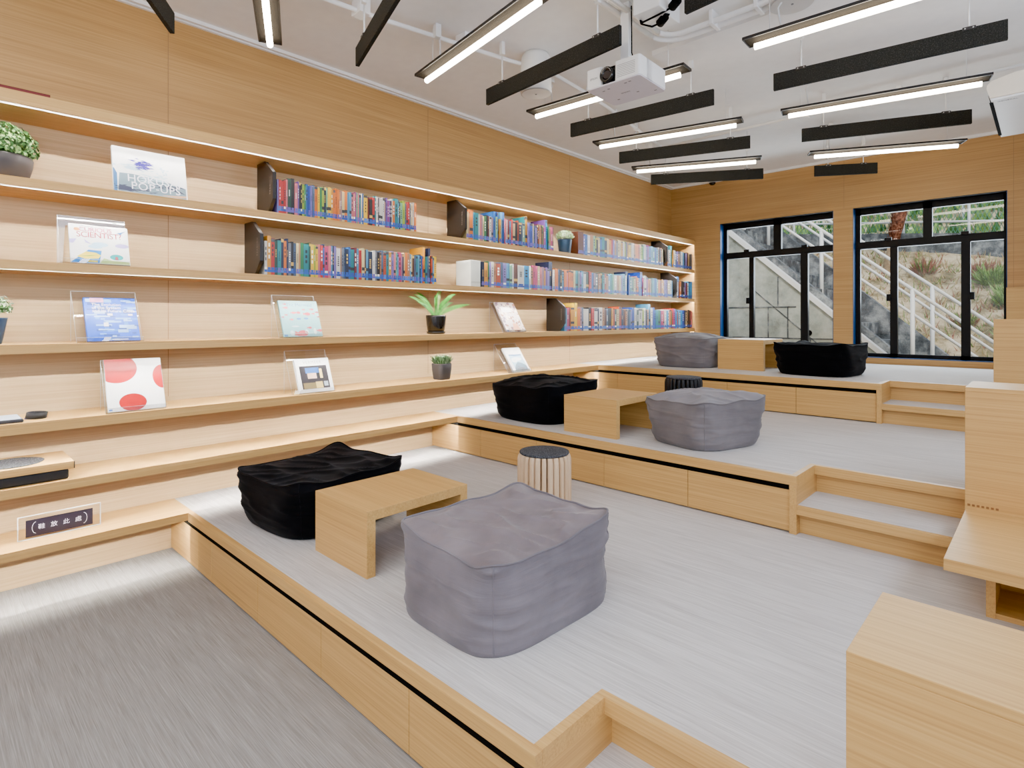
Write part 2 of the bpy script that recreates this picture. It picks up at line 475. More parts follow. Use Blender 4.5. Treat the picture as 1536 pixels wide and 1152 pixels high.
taupe_side = fabric('taupe_canvas', (98, 94, 96), (110, 105, 107), (121, 116, 118), sheen=.15)
taupe_top = fabric('taupe_canvas_top', (112, 108, 113), (126, 122, 127), (139, 135, 140), sheen=.15, lid=True)
black_side = fabric('black_cotton', (7, 7, 9), (11, 11, 13), (16, 16, 19), sheen=.04, rough=.95, spec=.1)
black_top = fabric('black_cotton_top', (9, 9, 10), (14, 14, 16), (22, 22, 25), sheen=.04, rough=.95, spec=.1)

def sgn(x):
    return 1 if x >= 0 else -1

def beanbag(label, loc, w, d, h, rotz, side_m, top_m, seed, sag=.03, crown=.03, ruck=.010, lift=(0, 0, 0, 0), bulge=.05, group=None, fold=1.0, foot=.92, ebot=3.6, taper=.0):
    """soft cube: sides bulge out over the floor, a seamed lid with raised corners"""
    t = thing('beanbag', label, 'beanbag', loc, rotz, group, local=True)
    off = Vector((seed * 7.3, seed * 3.1, seed * 1.7))
    N, H = 160, 44
    def plan(th, e):
        c, s = math.cos(th), math.sin(th)
        q = (abs(c) ** e + abs(s) ** e) ** (-1 / e)
        return c * q, s * q
    def corner(th):            # 1 at the four corners
        a = (th / (PI / 2)) % 1.0
        return math.exp(-((a - .5) / .10) ** 2)
    def rim(th):               # seam height above the bag's nominal height
        x, y = plan(th, 9)
        a = (x + 1) / 2; b = (y + 1) / 2
        l = lift[0] * (1 - a) * (1 - b) + lift[1] * a * (1 - b) + lift[2] * a * b + lift[3] * (1 - a) * b
        mid = 1 - corner(th)
        return l - sag * mid + noise.noise(Vector((x * 2.2, y * 2.2, 5)) + off) * .014
    def side(th, s):
        e = ebot + 7 * s ** 3
        x, y = plan(th, e)
        prof = foot + (1 - foot) * min(1, s / .22) ** .5 + taper * (1 - s) ** .8 + bulge * math.sin(PI * min(1, (s * .96 + .02))) ** .8 * (1 - .35 * corner(th))
        z = s * (h + rim(th))
        X, Y = x * w / 2 * prof, y * d / 2 * prof
        # creases run around the body and gather under the corners
        p = Vector((X * 2.6, Y * 2.6, z * 26)) + off
        f = noise.fractal(p, .8, 2.1, 4)
        ridge = (1 - abs(noise.noise(Vector((X * 3.1 + z * 4, Y * 3.1 - z * 3, z * 11)) + off * 2))) ** 5
        f2 = noise.noise(Vector((X * 5, Y * 5, z * 4)) + off)
        am = ruck * (.35 + .9 * math.sin(PI * s) + .8 * corner(th) * s)
        disp = am * (f * .30 + f2 * .22) + am * .8 * fold * (ridge - .3) - .012 * fold * corner(th) * math.sin(PI * s) ** 2
        nx, ny = x, y
        l = math.hypot(nx, ny)
        return Vector((X + nx / l * disp, Y + ny / l * disp, max(0, z)))
    v, f = [], []
    for j in range(H + 1):
        for i in range(N):
            v.append(side(2 * PI * i / N, j / H))
    for j in range(H):
        for i in range(N):
            f.append((j * N + i, j * N + (i + 1) % N, (j + 1) * N + (i + 1) % N, (j + 1) * N + i))
    v.append(Vector((0, 0, 0))); c0 = len(v) - 1
    for i in range(N):
        f.append((c0, (i + 1) % N, i))
    MB().add(v, f, 0, True).build('side_cover', side_m, t)
    # lid
    v2, f2 = [], []
    K = 40
    rimv = [side(2 * PI * i / N, 1.0) for i in range(N)]
    zc = h + sum(lift) / 4 - sag * .6
    for j in range(K + 1):
        r = 1 - j / K
        for i in range(N):
            p = rimv[i]
            X, Y = p.x * r, p.y * r
            k = (1 - r ** 2.2)
            z = p.z * (1 - k) + (zc + crown) * k
            e = min(1, (1 - r) * 7)
            q = Vector((X * 3 + Y * 2.2, Y * 7 - X * 4.5, 1)) + off
            rid = (1 - abs(noise.noise(q * 1.1))) ** 6
            z += e * ruck * fold * (1.5 * (rid - .25) + .35 * noise.fractal(q * 1.2, 1.0, 2.0, 3)) + e * .012 * fold * noise.noise(Vector((X * 3, Y * 3, 9)) + off)
            v2.append(Vector((X, Y, z)))
    for j in range(K):
        for i in range(N):
            f2.append((j * N + i, j * N + (i + 1) % N, (j + 1) * N + (i + 1) % N, (j + 1) * N + i))
    MB().add(v2, f2, 0, True).build('top_cover', top_m, t)
    # seams: piping around the lid and down the corners
    MB().tube([p * 1.001 + Vector((0, 0, .002)) for p in rimv + rimv[:1]], .0042, 6, caps=False).build('piping', side_m, t)
    for q in range(4):
        th = PI / 4 + q * PI / 2
        MB().tube([side(th, j / 30) for j in range(1, 31)], .0022, 5).build('seam', side_m, t)
    return t
beanbag('biggest square grey beanbag with a mauve lid, nearest the camera on the lowest platform', (-1.580, 1.640, Z1), .552, .672, .325, math.radians(-2), grey_side, grey_top, 1, sag=.016, crown=.012, ruck=.012, lift=(.014, -.020, .02, .02), foot=.985, ebot=4.2, bulge=.045, taper=.075)
beanbag('black beanbag on the lowest platform, behind the nearest oak bridge table', (-3.045, 1.615, Z1), .68, .68, .315, math.radians(4), black_side, black_top, 2, sag=.03, crown=-.01, ruck=.011, lift=(-.02, .0, .02, .0), bulge=.07)
beanbag('rounded grey beanbag on the middle platform, beside its oak bridge table', (-1.69, 3.665, Z2), .54, .60, .315, math.radians(-17), taupe_side, taupe_top, 3, sag=.012, crown=.045, ruck=.010, lift=(-.03, -.01, .0, .0), bulge=.075)
beanbag('black beanbag on the middle platform, against the wall shelves', (-3.09, 3.66, Z2), .69, .64, .30, math.radians(-3), black_side, black_top, 4, sag=.01, crown=.05, ruck=.011, lift=(-.02, .0, .02, .0))
beanbag('taupe grey beanbag on the highest platform, in the corner beside the shelves', (-2.87, 5.90, Z3), .61, .66, .305, math.radians(2), taupe_side, taupe_side, 5, sag=.0, crown=.05, ruck=.011, lift=(.0, .0, .0, .0))
beanbag('black beanbag on the highest platform, in front of the pier between windows', (-1.56, 5.83, Z3), .63, .64, .292, math.radians(-6), black_side, black_top, 6, sag=.02, crown=-.005, ruck=.010, lift=(.0, .0, .0, .0))

# ------------------------------------------------------------------ folding paper stools
def paper_stool(label, c, r, h, pm, fm, n=30):
    t = thing('paper_stool', label, 'stool', c)
    b = MB()
    for i in range(n):
        a = 2 * PI * (i + .5) / n
        wd = 2 * PI * r / n * (.41 if i % 3 else .34)
        M = Matrix.Translation((0, 0, 0)) @ Matrix.Rotation(a, 4, 'Z')
        # one rounded fold: a fin whose outer edge is a half round
        pr = [(r * .30, -wd * .16)]
        for q in range(7):
            th = -PI / 2 + PI * q / 6
            pr.append((r - wd + wd * math.cos(th), wd * math.sin(th)))
        pr.append((r * .30, wd * .16))
        lo = [Vector((*p, 0)) for p in pr]
        mid = [Vector((*p, h - .035)) for p in pr]
        up = [Vector((r * .30 + (p[0] - r * .30) * .955, p[1] * .96, h - .012)) for p in pr]
        k = [Vector((r * .30 + (p[0] - r * .30) * .88, p[1] * .9, h - .003)) for p in pr]
        rings = [lo, mid, up, k]
        vs = [M @ v + Vector(c) for rg in rings for v in rg]
        L = len(pr)
        fs = [(j * L + q, j * L + (q + 1) % L, (j + 1) * L + (q + 1) % L, (j + 1) * L + q) for j in range(3) for q in range(L)]
        fs += [list(range(L))[::-1], list(range(3 * L, 4 * L))]
        b.add(vs, fs)
    b.lathe([(r * .45, 0), (r * .45, h - .004)], c, 24)
    b.build('folded_body', pm, t)
    MB().lathe([(r * .90, h - .003), (r * .925, h + .003), (r * .915, h + .009), (r * .86, h + .011), (.001, h + .011)], c, 48).build('felt_pad', fm, t)
paper_stool('round kraft paper accordion stool with dark felt top, before the middle platform', (-2.185, 2.585, Z1), .160, .335, kraft, felt_grey, 25)
paper_stool('round black accordion stool mostly hidden behind the rounded grey beanbag', (-2.215, 4.41, Z2), .152, .335, black_paper, felt_grey, 25)

# ------------------------------------------------------------------ things on the benches
t = thing('felt_inset_box', 'pale flat box with a dark felt oval in its lid, on the bench board', 'box', (-3.82, .36, .66))
zb = .664
MB().box(-3.985, -3.655, .13, .575, zb, zb + .038, bev=.002).build('box_body', oak['y'], t)
c = (-3.815, .345, zb + .038)
b = MB()
b.lathe([(.128, .0), (.130, .002), (.118, .003), (.001, .003)], c, 48)
b.build('felt_inset', felt_grey, t)
MB().box(-3.66, -3.6535, .574, .5775, zb, zb + .036).build('black_edge_strip', black_paper, t)
tag(MB().box(-3.98, -3.667, .10, .556, Z2 + .001, zb - .001, bev=.010).build('flat_box', [black_paper], off=(-3.8, .35, Z2)), 'flat black box under the pale felt inset box on the bench board', 'box')
t = thing('tablet_keyboard', 'slim silver and black device lying on the shelf at the left edge', 'device', (-3.70, .20, Z3))
MB().box(-3.86, -3.665, -.05, .378, Z3 + .001, Z3 + .018, bev=.006).build('device_case', plain('dark_navy_plastic', (28, 32, 44), .4), t)
MB().box(-3.852, -3.672, -.04, .370, Z3 + .018, Z3 + .021, bev=.001).build('silver_cover', plain('silver_plastic', (196, 208, 226), .35), t)
t = thing('webbing_coil', 'small black coiled strap with a blue inside, behind the silver device', 'strap', (-3.78, .44, Z3))
b = MB()
ring = [(-3.785 + .055 * math.sin(a), .437 + .036 * math.cos(a)) for a in [2 * PI * i / 28 for i in range(28)]]
n = len(ring)
vs = [(x, y, Z3 + .002) for x, y in ring] + [(x, y + .006, Z3 + .030) for x, y in ring]
b.add(vs, [(i, (i + 1) % n, n + (i + 1) % n, n + i) for i in range(n)], 0, True)
ob = b.build('strap_loop', plain('black_webbing', (16, 18, 24), .8), t)
mo = ob.modifiers.new('thick', 'SOLIDIFY'); mo.thickness = .007
MB().lathe([(.045, .0), (.045, .004), (.001, .005)], (-3.785, .437, Z3 + .001), 24).build('blue_lining', plain('royal_blue_webbing', (24, 40, 150), .7), t)
# shoe sign
sign_m = plain('sign_purple_black', (26, 19, 33), .4)
ink_white = plain('ink_white', (238, 236, 244), .6)
t = thing('shoe_sign', 'dark acrylic sign with four white characters in brackets, on the lowest bench board', 'sign', (-3.785, .536, Z1))
MB().box(-3.790, -3.786, .365, .712, Z1 + .0005, Z1 + .122).build('acrylic_stand', acrylic, t)
e_ = MB()
for a0, a1, c0, c1 in ((.365, .368, .0005, .122), (.709, .712, .0005, .122), (.365, .712, .119, .122), (.365, .712, .0005, .004)):
    e_.box(-3.7905, -3.7835, a0, a1, Z1 + c0, Z1 + c1)
e_.build('acrylic_edge', plain('frosted_edge', (232, 232, 226), .4), t)
MB().box(-3.786, -3.7835, .397, .676, Z1 + .014, Z1 + .100).build('sign_plate', sign_m, t)
RX = Matrix(((0, 0, 1, 0), (1, 0, 0, 0), (0, 1, 0, 0), (0, 0, 0, 1)))      # text reading along +Y, facing +X
for i, ch in enumerate('鞋放此處'):
    text('sign_character', ch, .029, ink_white, t, Matrix.Translation((.0025, -.076 + i * .051, .056)) @ RX)
for s in (-1, 1):
    pts = [(-3.7828, .5365 + s * (.098 + .016 * math.cos(a)), Z1 + .057 + .029 * math.sin(a)) for a in [-.5 * PI * .95 + PI * .95 * i / 12 for i in range(13)]]
    MB().tube(pts, .0012, 5).build('sign_bracket', ink_white, t)
# red thing on the top shelf
t = thing('picture_book', 'dark red flat book lying at the edge of the topmost shelf', 'book', (-3.74, .30, 2.541))
MB().box(-3.83, -3.652, .05, .478, 2.5415, 2.5435).box(-3.83, -3.652, .05, .478, 2.556, 2.558).box(-3.655, -3.652, .05, .478, 2.5415, 2.558).build('cover', plain('maroon_cloth', (110, 22, 24), .6), t)
MB().box(-3.828, -3.656, .053, .474, 2.5437, 2.5558).build('pages', paper, t)
# ------------------------------------------------------------------ plants on the shelves
def leafmat(name, a, b, rough=.5):
    return mottled(name, [(.3, a), (.6, b), (.8, tuple(min(255, x + 30) for x in b))], scale=30, detail=2, rough=rough, bump=0, spec=.4)
lf_dark = leafmat('topiary_leaf', (24, 58, 22), (66, 116, 46))
lf_lite = leafmat('topiary_leaf_tip', (96, 150, 60), (164, 200, 118))
lf_pale = leafmat('pale_blossom', (150, 190, 120), (226, 236, 206))
lf_fern = leafmat('fern_leaf', (28, 96, 24), (84, 160, 52))
lf_sage = leafmat('sage_leaf', (86, 122, 84), (150, 180, 138))
pot_grey = plain('pot_charcoal', (66, 62, 62), .6)
pot_black = plain('pot_black_glaze', (14, 14, 15), .18)
pot_navy = plain('pot_navy', (22, 54, 82), .4)
soil = mottled('potting_soil', [(.3, (30, 22, 16)), (.7, (70, 54, 40))], scale=90, bump=.4)

def pot(t, c, prof, m, sq=0.0, zsoil=None):
    MB().lathe(prof, c, 40, sq=sq).build('pot', m, t)
    r, z = prof[-1]
    MB().lathe([(r * .9, z - .004), (.001, z + .006)], c, 24, sq=sq).build('soil', soil, t)

def ball_leaves(t, c, rx, ry, rz, n, size, mats, seed, name='foliage', zmin=-.3, narrow=.55):
    r = random.Random(seed)
    b = MB()
    for i in range(n):
        while True:
            d = Vector((r.gauss(0, 1), r.gauss(0, 1), r.gauss(0, 1))).normalized()
            if d.z > zmin:
                break
        k = r.uniform(.72, 1.04)
        p = Vector((c[0] + d.x * rx * k, c[1] + d.y * ry * k, c[2] + d.z * rz * k))
        nrm = (d + Vector((r.uniform(-.7, .7), r.uniform(-.7, .7), r.uniform(-.3, .8)))).normalized()
        u = nrm.orthogonal().normalized()
        u = Matrix.Rotation(r.uniform(0, 6.28), 3, nrm) @ u
        w = nrm.cross(u)
        s = size * r.uniform(.7, 1.25)
        pts = [p - u * s, p - u * s * .2 + w * s * narrow + nrm * s * .15, p + u * s, p - u * s * .2 - w * s * narrow + nrm * s * .15]
        b.add(pts, [(0, 1, 2), (0, 2, 3)], 0 if r.random() < .68 else 1)
    # dark core so the ball is not see-through
    b.lathe([(.05 * rx, -rz * .35), (rx * .7, -rz * .2), (rx * .76, rz * .2), (rx * .5, rz * .6), (.02 * rx, rz * .72)], c, 16)
    return b.build(name, mats, t)

zt = 2.1245
t = thing('topiary_plant', 'dense round green topiary in a charcoal pot, cut off by the left edge', 'plant', (-3.81, .30, zt))
c = (-3.81, .296, zt)
pot(t, c, [(.108, 0), (.118, .02), (.132, .075), (.136, .112), (.130, .122), (.124, .112)], pot_grey)
ball_leaves(t, (c[0], c[1], zt + .165), .150, .155, .125, 1500, .013, [lf_dark, lf_lite], 3)

t = thing('flower_pot', 'white flowering plant in a blue pot, cut off by the left edge', 'plant', (-3.80, .268, 1.3075))
c = (-3.80, .268, 1.3075)
pot(t, c, [(.040, 0), (.046, .03), (.062, .125), (.064, .132), (.058, .126)], pot_navy)
ball_leaves(t, (c[0], c[1], c[2] + .175), .075, .080, .062, 420, .011, [lf_dark, lf_pale], 5, 'foliage')
ball_leaves(t, (c[0], c[1], c[2] + .19), .078, .082, .062, 160, .010, [lf_pale, lf_pale], 6, 'blossoms', zmin=.1)

t = thing('fern_plant', 'bright green fern with spreading fronds in a glossy black pot', 'plant', (-3.77, 3.045, 1.3075))
c = (-3.77, 3.045, 1.3075)
MB().lathe([(.066, 0), (.077, .004), (.080, .020), (.075, .022), (.06, .018)], c, 40).build('saucer', pot_black, t)
pot(t, (c[0], c[1], c[2] + .016), [(.060, 0), (.072, .012), (.079, .06), (.086, .13), (.085, .143), (.078, .136)], pot_black)
rr = random.Random(12)
spec_f = [(-.95, .245, .17), (-.72, .20, .19), (-.45, .12, .21), (-.15, .06, .22), (.10, .08, .27), (.45, .13, .2), (.75, .21, .16), (.98, .26, .11), (.3, .17, .17), (-.6, .23, .12), (.62, .24, .13), (0.0, .02, .19)]
for i, (dirn, reach, rise) in enumerate(spec_f):
    b = MB()
    base = Vector((c[0] + rr.uniform(-.02, .02), c[1] + dirn * .03, c[2] + .148))
    dx = rr.uniform(-.10, .10) + (.05 if i % 2 else -.05)
    pts = []
    for q in range(15):
        s = q / 14
        pts.append(base + Vector((dx * s, math.copysign(reach, dirn) * s ** 1.2, rise * (1.7 * s - .75 * s * s))))
    b.tube(pts, .0022, 5, r1=.0008)
    for q in range(1, 15):
        s = q / 14
        tan = (pts[q] - pts[q - 1]).normalized()
        sd = tan.cross(Vector((1, 0, .25))).normalized()
        ln = .026 * (math.sin(PI * (.18 + .80 * s)) + .10)
        for sg in (-1, 1):
            for h in (0, .5):
                p = pts[q - 1].lerp(pts[q], h)
                tip = p + (sd * sg + tan * .75).normalized() * ln
                wv = tan * .0045
                b.add([p - wv, p + wv, p.lerp(tip, .6) + wv * .9, tip, p.lerp(tip, .6) - wv * .9], [(0, 4, 3, 2, 1)])
    b.build('frond', lf_fern if i != 4 else leafmat('fern_tip', (120, 170, 70), (178, 206, 120)), t)

t = thing('grass_plant', 'short grey green tufted plant in a tapered charcoal pot', 'plant', (-3.75, 3.09, Z3 + .0005))
c = (-3.75, 3.09, Z3 + .0005)
pot(t, c, [(.056, 0), (.060, .006), (.070, .085), (.072, .128), (.069, .136), (.064, .128)], pot_grey, sq=4)
b = MB(); r = random.Random(4)
for i in range(520):
    a = r.uniform(0, 6.28); q = math.sqrt(r.random())
    p = Vector((c[0] + .066 * q * math.cos(a), c[1] + .066 * q * math.sin(a), c[2] + .128))
    tip = p + Vector((math.cos(a) * .045 * q + r.uniform(-.014, .014), math.sin(a) * .045 * q + r.uniform(-.014, .014), r.uniform(.035, .085)))
    w = Vector((-math.sin(a), math.cos(a), 0)) * .0035
    mid = p.lerp(tip, .6)
    b.add([p - w * .5, p + w * .5, mid + w, tip, mid - w], [(0, 1, 2, 3, 4)], 0 if r.random() < .7 else 1)
b.build('grass_tuft', [lf_sage, lf_dark], t)

t = thing('flower_pot', 'small pale green plant in a navy pot between books on the upper row', 'plant', (-3.745, 4.765, zt))
c = (-3.745, 4.765, zt)
pot(t, c, [(.058, 0), (.062, .01), (.076, .135), (.078, .150), (.072, .142)], pot_navy)
ball_leaves(t, (c[0], c[1], c[2] + .185), .092, .092, .065, 520, .013, [lf_pale, lf_lite], 9)

# ------------------------------------------------------------------ books on display, each on its clear easel
def lean(y, z, tilt, x, yaw=0.0):
    """frame with X along the shelf, Y up the leaning face, Z out to the room"""
    t = math.radians(tilt)
    M = Matrix(((0, -math.sin(t), math.cos(t)), (1, 0, 0), (0, math.cos(t), math.sin(t)))).to_4x4()
    return Matrix.Translation((x, y, z)) @ Matrix.Rotation(yaw, 4, 'Z') @ M

def easel(label, y, z, w, h, tilt, x, yaw=0.0, lip=.022):
    t = thing('acrylic_easel', label, 'easel', (0, 0, 0), local=True, group='clear easels on the wall shelves')
    t.matrix_world = lean(y, z, tilt, x, yaw)
    th = .003
    MB().box(-w / 2, w / 2, .004, h, -.0265, -.0265 + th).build('back_plate', acrylic, t)
    MB().box(-w / 2, w / 2, .004, .004 + th, -.0235, .0045).build('ledge', acrylic, t)
    MB().box(-w / 2, w / 2, .007, .007 + lip, .0015, .0045).build('front_lip', acrylic, t)
    # upright rear leg reaching the shelf
    tt = math.radians(tilt)
    a = (h * .98, -.0265)
    hb = a[0] * math.cos(tt) - .0265 * math.sin(tt)
    legs = MB()
    n = 1
    up = Vector((0, math.cos(tt), math.sin(tt)))       # world up in the leaning frame
    top = Vector((0, h, -.0265)); foot = top - up * (h * math.cos(tt) - .0265 * math.sin(tt) - .001)
    ex = Vector((w / 2, 0, 0)); nn = Vector((0, -math.sin(tt), math.cos(tt))) * -th
    legs.add([foot - ex, foot + ex, top + ex, top - ex, foot - ex + nn, foot + ex + nn, top + ex + nn, top - ex + nn],
             [(0, 1, 2, 3), (7, 6, 5, 4), (0, 4, 5, 1), (1, 5, 6, 2), (2, 6, 7, 3), (3, 7, 4, 0)])
    legs.build('rear_leg', acrylic, t)
    rim = MB()
    for sx in (-1, 1):
        rim.tube([(sx * (w / 2 - .001), .006, -.025), (sx * (w / 2 - .001), h, -.025)], .0011, 5)
        rim.tube([foot + ex * sx * .995, top + ex * sx * .995], .0009, 5)
    rim.tube([(-w / 2, h - .001, -.025), (w / 2, h - .001, -.025)], .0011, 5)
    rim.tube([(-w / 2, .029, .003), (w / 2, .029, .003)], .0009, 5)
    rim.build('polished_edge', acrylic_rim, t)
    return t

def display_book(label, y, z, w, h, th, tilt, x, cover, yaw=0.0, y0=.008):
    t = thing('display_book', label, 'book', (0, 0, 0), local=True)
    t.matrix_world = lean(y, z, tilt, x, yaw)
    b = MB().box(-w / 2, w / 2, y0, y0 + h, -.002, 0, 0).box(-w / 2, w / 2, y0, y0 + h, -th, -th + .002, 0).box(-w / 2, -w / 2 + .002, y0, y0 + h, -th, 0, 0)
    b.build('cover', cover, t)
    MB().box(-w / 2 + .002, w / 2 - .003, y0 + .003, y0 + h - .003, -th + .002, -.002).build('pages', paper, t)
    t['_wh'] = (w, h, y0)
    return t
def art(t, name, m, shapes, lift=.0004):
    """flat printed shapes in cover coordinates 0..1: ('r',u0,v0,u1,v1) ('e',u,v,ru,rv[,a0,a1]) ('p',[(u,v)..])"""
    w, h, y0 = t['_wh']
    b = MB()
    for s in shapes:
        if s[0] == 'r':
            P = [(s[1], s[2]), (s[3], s[2]), (s[3], s[4]), (s[1], s[4])]
        elif s[0] == 'e':
            n = 40
            P = [(s[1] + s[3] * math.cos(2 * PI * i / n), s[2] + s[4] * math.sin(2 * PI * i / n)) for i in range(n)]
        else:
            P = s[1]
        P = [(min(.999, max(.001, u)), min(.999, max(.001, v))) for u, v in P]
        b.add([((u - .5) * w, y0 + v * h, lift) for u, v in P], [list(range(len(P)))])
    b.build(name + '_print', m, t)
def words(t, name, body, size, m, u, v, align='CENTER', lift=.0007, spacing=1.0, line=1.0, rot=0):
    w, h, y0 = t['_wh']
    text(name, body, size, m, t, Matrix.Translation(((u - .5) * w, y0 + v * h, lift)) @ Matrix.Rotation(rot, 4, 'Z'), align, .0002, spacing, line)

cv_white = plain('cover_white', (240, 240, 238), .3)
ink = lambda *c: cmat(c, .35)
r = random.Random(21)
# 1 pop-up art book, no easel visible
t = display_book('wide white pop-up art book with purple brush strokes, leaning on the upper shelf', .932, 2.1245, .362, .268, .022, 14, -3.672, cv_white, y0=.002)
def brush(cx, cy, n, sx, sy, lw):
    o = []
    for i in range(n):
        u = cx + r.gauss(0, sx); v = cy + r.gauss(0, sy); a = r.uniform(-.6, .5); l = lw * r.uniform(.6, 1.4)
        o.append(('p', [(u - l, v), (u, v + .012), (u + l, v + math.sin(a) * l), (u, v - .012)]))
    return o
art(t, 'purple_brush_strokes', ink(66, 52, 160), brush(.40, .66, 60, .06, .045, .05))
art(t, 'pale_blue_wash', ink(188, 214, 226), brush(.25, .58, 40, .12, .03, .06) + brush(.68, .60, 18, .03, .05, .02) + brush(.55, .36, 30, .10, .06, .06), .0003)
art(t, 'landscape_band', ink(116, 138, 150), [('p', [(.05, .02), (.98, .02), (.98, .26), (.8, .33), (.62, .38), (.45, .40), (.25, .43), (.08, .42)])], .0002)
art(t, 'landscape_darks', ink(52, 58, 84), [('p', [(.06, .04), (.26, .05), (.22, .13), (.07, .16)]), ('p', [(.62, .26), (.90, .18), (.97, .12), (.80, .17)])] + brush(.3, .1, 26, .16, .03, .05) + brush(.72, .24, 16, .10, .03, .06), .0005)
art(t, 'landscape_orange', ink(214, 168, 132), [('p', [(.62, .04), (.98, .09), (.98, .05), (.85, .02)])], .0006)
art(t, 'blue_margin', ink(60, 110, 160), [('p', [(.0, .0), (.045, .0), (.05, .40), (.01, .52), (.0, .5)])], .0003)
words(t, 'cover_title', 'HOKUSAI', .062, ink_white, .54, .325, spacing=1.0, lift=.0010)
words(t, 'cover_title', 'POP-UPS', .062, ink_white, .56, .165, spacing=1.05, lift=.0010)
# 2 science comic
EZ = [(.672, 1.7185, .300, .285, 19, -3.668), (.742, 1.3075, .300, .335, 30, -3.676), (.860, Z3 + .0005, .290, .315, 23, -3.662),
      (1.818, 1.3075, .300, .320, 22, -3.676), (1.905, Z3 + .0005, .300, .325, 23, -3.668), (3.93, 1.3075, .30, .355, 32, -3.668), (4.005, Z3 + .0005, .30, .350, 36, -3.668)]
EL = ['clear acrylic easel behind the white science comic', 'clear acrylic easel behind the blue book with white title', 'clear acrylic easel behind the red dotted book', 'clear acrylic easel behind the teal book with red fish',
      'clear acrylic easel behind the white book with the framed portrait', 'clear acrylic easel behind the brown patterned book', 'clear acrylic easel behind the white book with a mountain picture']
for l, e in zip(EL, EZ):
    easel(l, *e)
def on_easel(i, label, w, h, th, cover, du=0.0):
    y, z, ew, eh, tilt, x = EZ[i]
    return display_book(label, y + du, z, w, h, min(th, .023), tilt, x, cover)
t = on_easel(0, 'white science comic with a yellow vehicle and a teal globe, on a clear easel', .262, .222, .012, cv_white, .022)
pink = ink(196, 60, 110)
art(t, 'title_shadow', ink(236, 160, 90), [('e', .13, .87, .05, .045)])
words(t, 'cover_title', 'CURIOUS', .036, pink, .44, .875, spacing=.95)
words(t, 'cover_title', 'SCIENTIST?', .045, ink(170, 36, 66), .50, .735, spacing=.9)
art(t, 'blue_birds', ink(30, 110, 170), [('p', [(.78, .93), (.86, .86), (.97, .92), (.88, .83)]), ('p', [(.80, .84), (.9, .8), (.86, .86)])])
art(t, 'lilac_hills', ink(178, 166, 222), [('p', [(.0, .60), (.12, .62), (.06, .50), (.0, .5)]), ('p', [(.24, .62), (.36, .50), (.26, .53)]), ('e', .88, .50, .12, .055)])
art(t, 'sky_blue_patch', ink(176, 214, 236), [('e', .50, .50, .14, .06), ('e', .42, .44, .12, .05)])
art(t, 'blue_panel', ink(0, 122, 200), [('p', [(.0, .01), (.47, .01), (.52, .34), (.30, .35), (.12, .14)])])
art(t, 'yellow_vehicle', ink(240, 214, 70), [('p', [(.10, .16), (.26, .30), (.42, .28), (.50, .22), (.46, .13), (.24, .11)]), ('r', .28, .03, .44, .08)], .0006)
art(t, 'vehicle_outline', ink(120, 160, 60), [('p', [(.10, .16), (.30, .20), (.47, .23), (.30, .18)])], .0008)
art(t, 'teal_globe', ink(20, 160, 160), [('e', .77, .19, .115, .075)])
art(t, 'green_ground', ink(176, 196, 120), [('p', [(.47, .01), (.99, .01), (.99, .08), (.7, .1), (.55, .15)])], .0003)
art(t, 'small_figure', ink(170, 70, 80), [('p', [(.74, .12), (.80, .12), (.79, .2), (.75, .21)])], .0006)
# 3 blue book
t = on_easel(1, 'blue book with white title and pixel pattern, on a clear easel', .240, .272, .022, ink(14, 84, 206), .015)
pix = [[], [], [], []]
for i in range(90):
    u = r.uniform(.0, .9); v = r.uniform(.0, .93); w_ = r.choice([.08, .12, .2, .3]); hh = r.choice([.025, .04, .07])
    pix[r.randrange(4)].append(('r', u, v, min(1, u + w_), min(1, v + hh)))
for k, (cname, cc) in enumerate([('pixel_light', (120, 170, 232)), ('pixel_mid', (60, 132, 224)), ('pixel_navy', (10, 60, 150)), ('pixel_sky', (150, 190, 238))]):
    art(t, cname, ink(*cc), pix[k][:14 if k != 2 else 18], .0002 + k * .00012)
art(t, 'pink_patch', ink(222, 150, 190), [('r', .12, .89, .38, .99)], .0009)
art(t, 'white_pixels', ink_white, [('r', .42, .58, .52, .63), ('r', .82, .58, .91, .62), ('r', .33, .33, .42, .42), ('r', .46, .02, .76, .045)], .0009)
words(t, 'cover_title', 'The Evolution\nof the System\nand its Future Cities', .024, ink_white, .14, .76, 'LEFT', lift=.0012, line=.85)
# 4 red dots
t = on_easel(2, 'white book with large red dots, on a clear easel on the fifth shelf', .272, .300, .020, cv_white, .0)
red = ink(172, 6, 8)
art(t, 'red_dots', red, [('e', .20, .82, .36, .285), ('e', 1.0, .62, .175, .235), ('e', .43, .155, .24, .165)])
art(t, 'spine_groove', ink(150, 4, 6), [('r', .035, .56, .042, .995)], .0006)
art(t, 'faint_imprint', ink(170, 36, 36), [('r', .33, .10, .44, .115), ('r', .46, .10, .56, .115)], .0007)
art(t, 'blue_sticker', ink(60, 120, 200), [('r', .01, .02, .07, .05)])
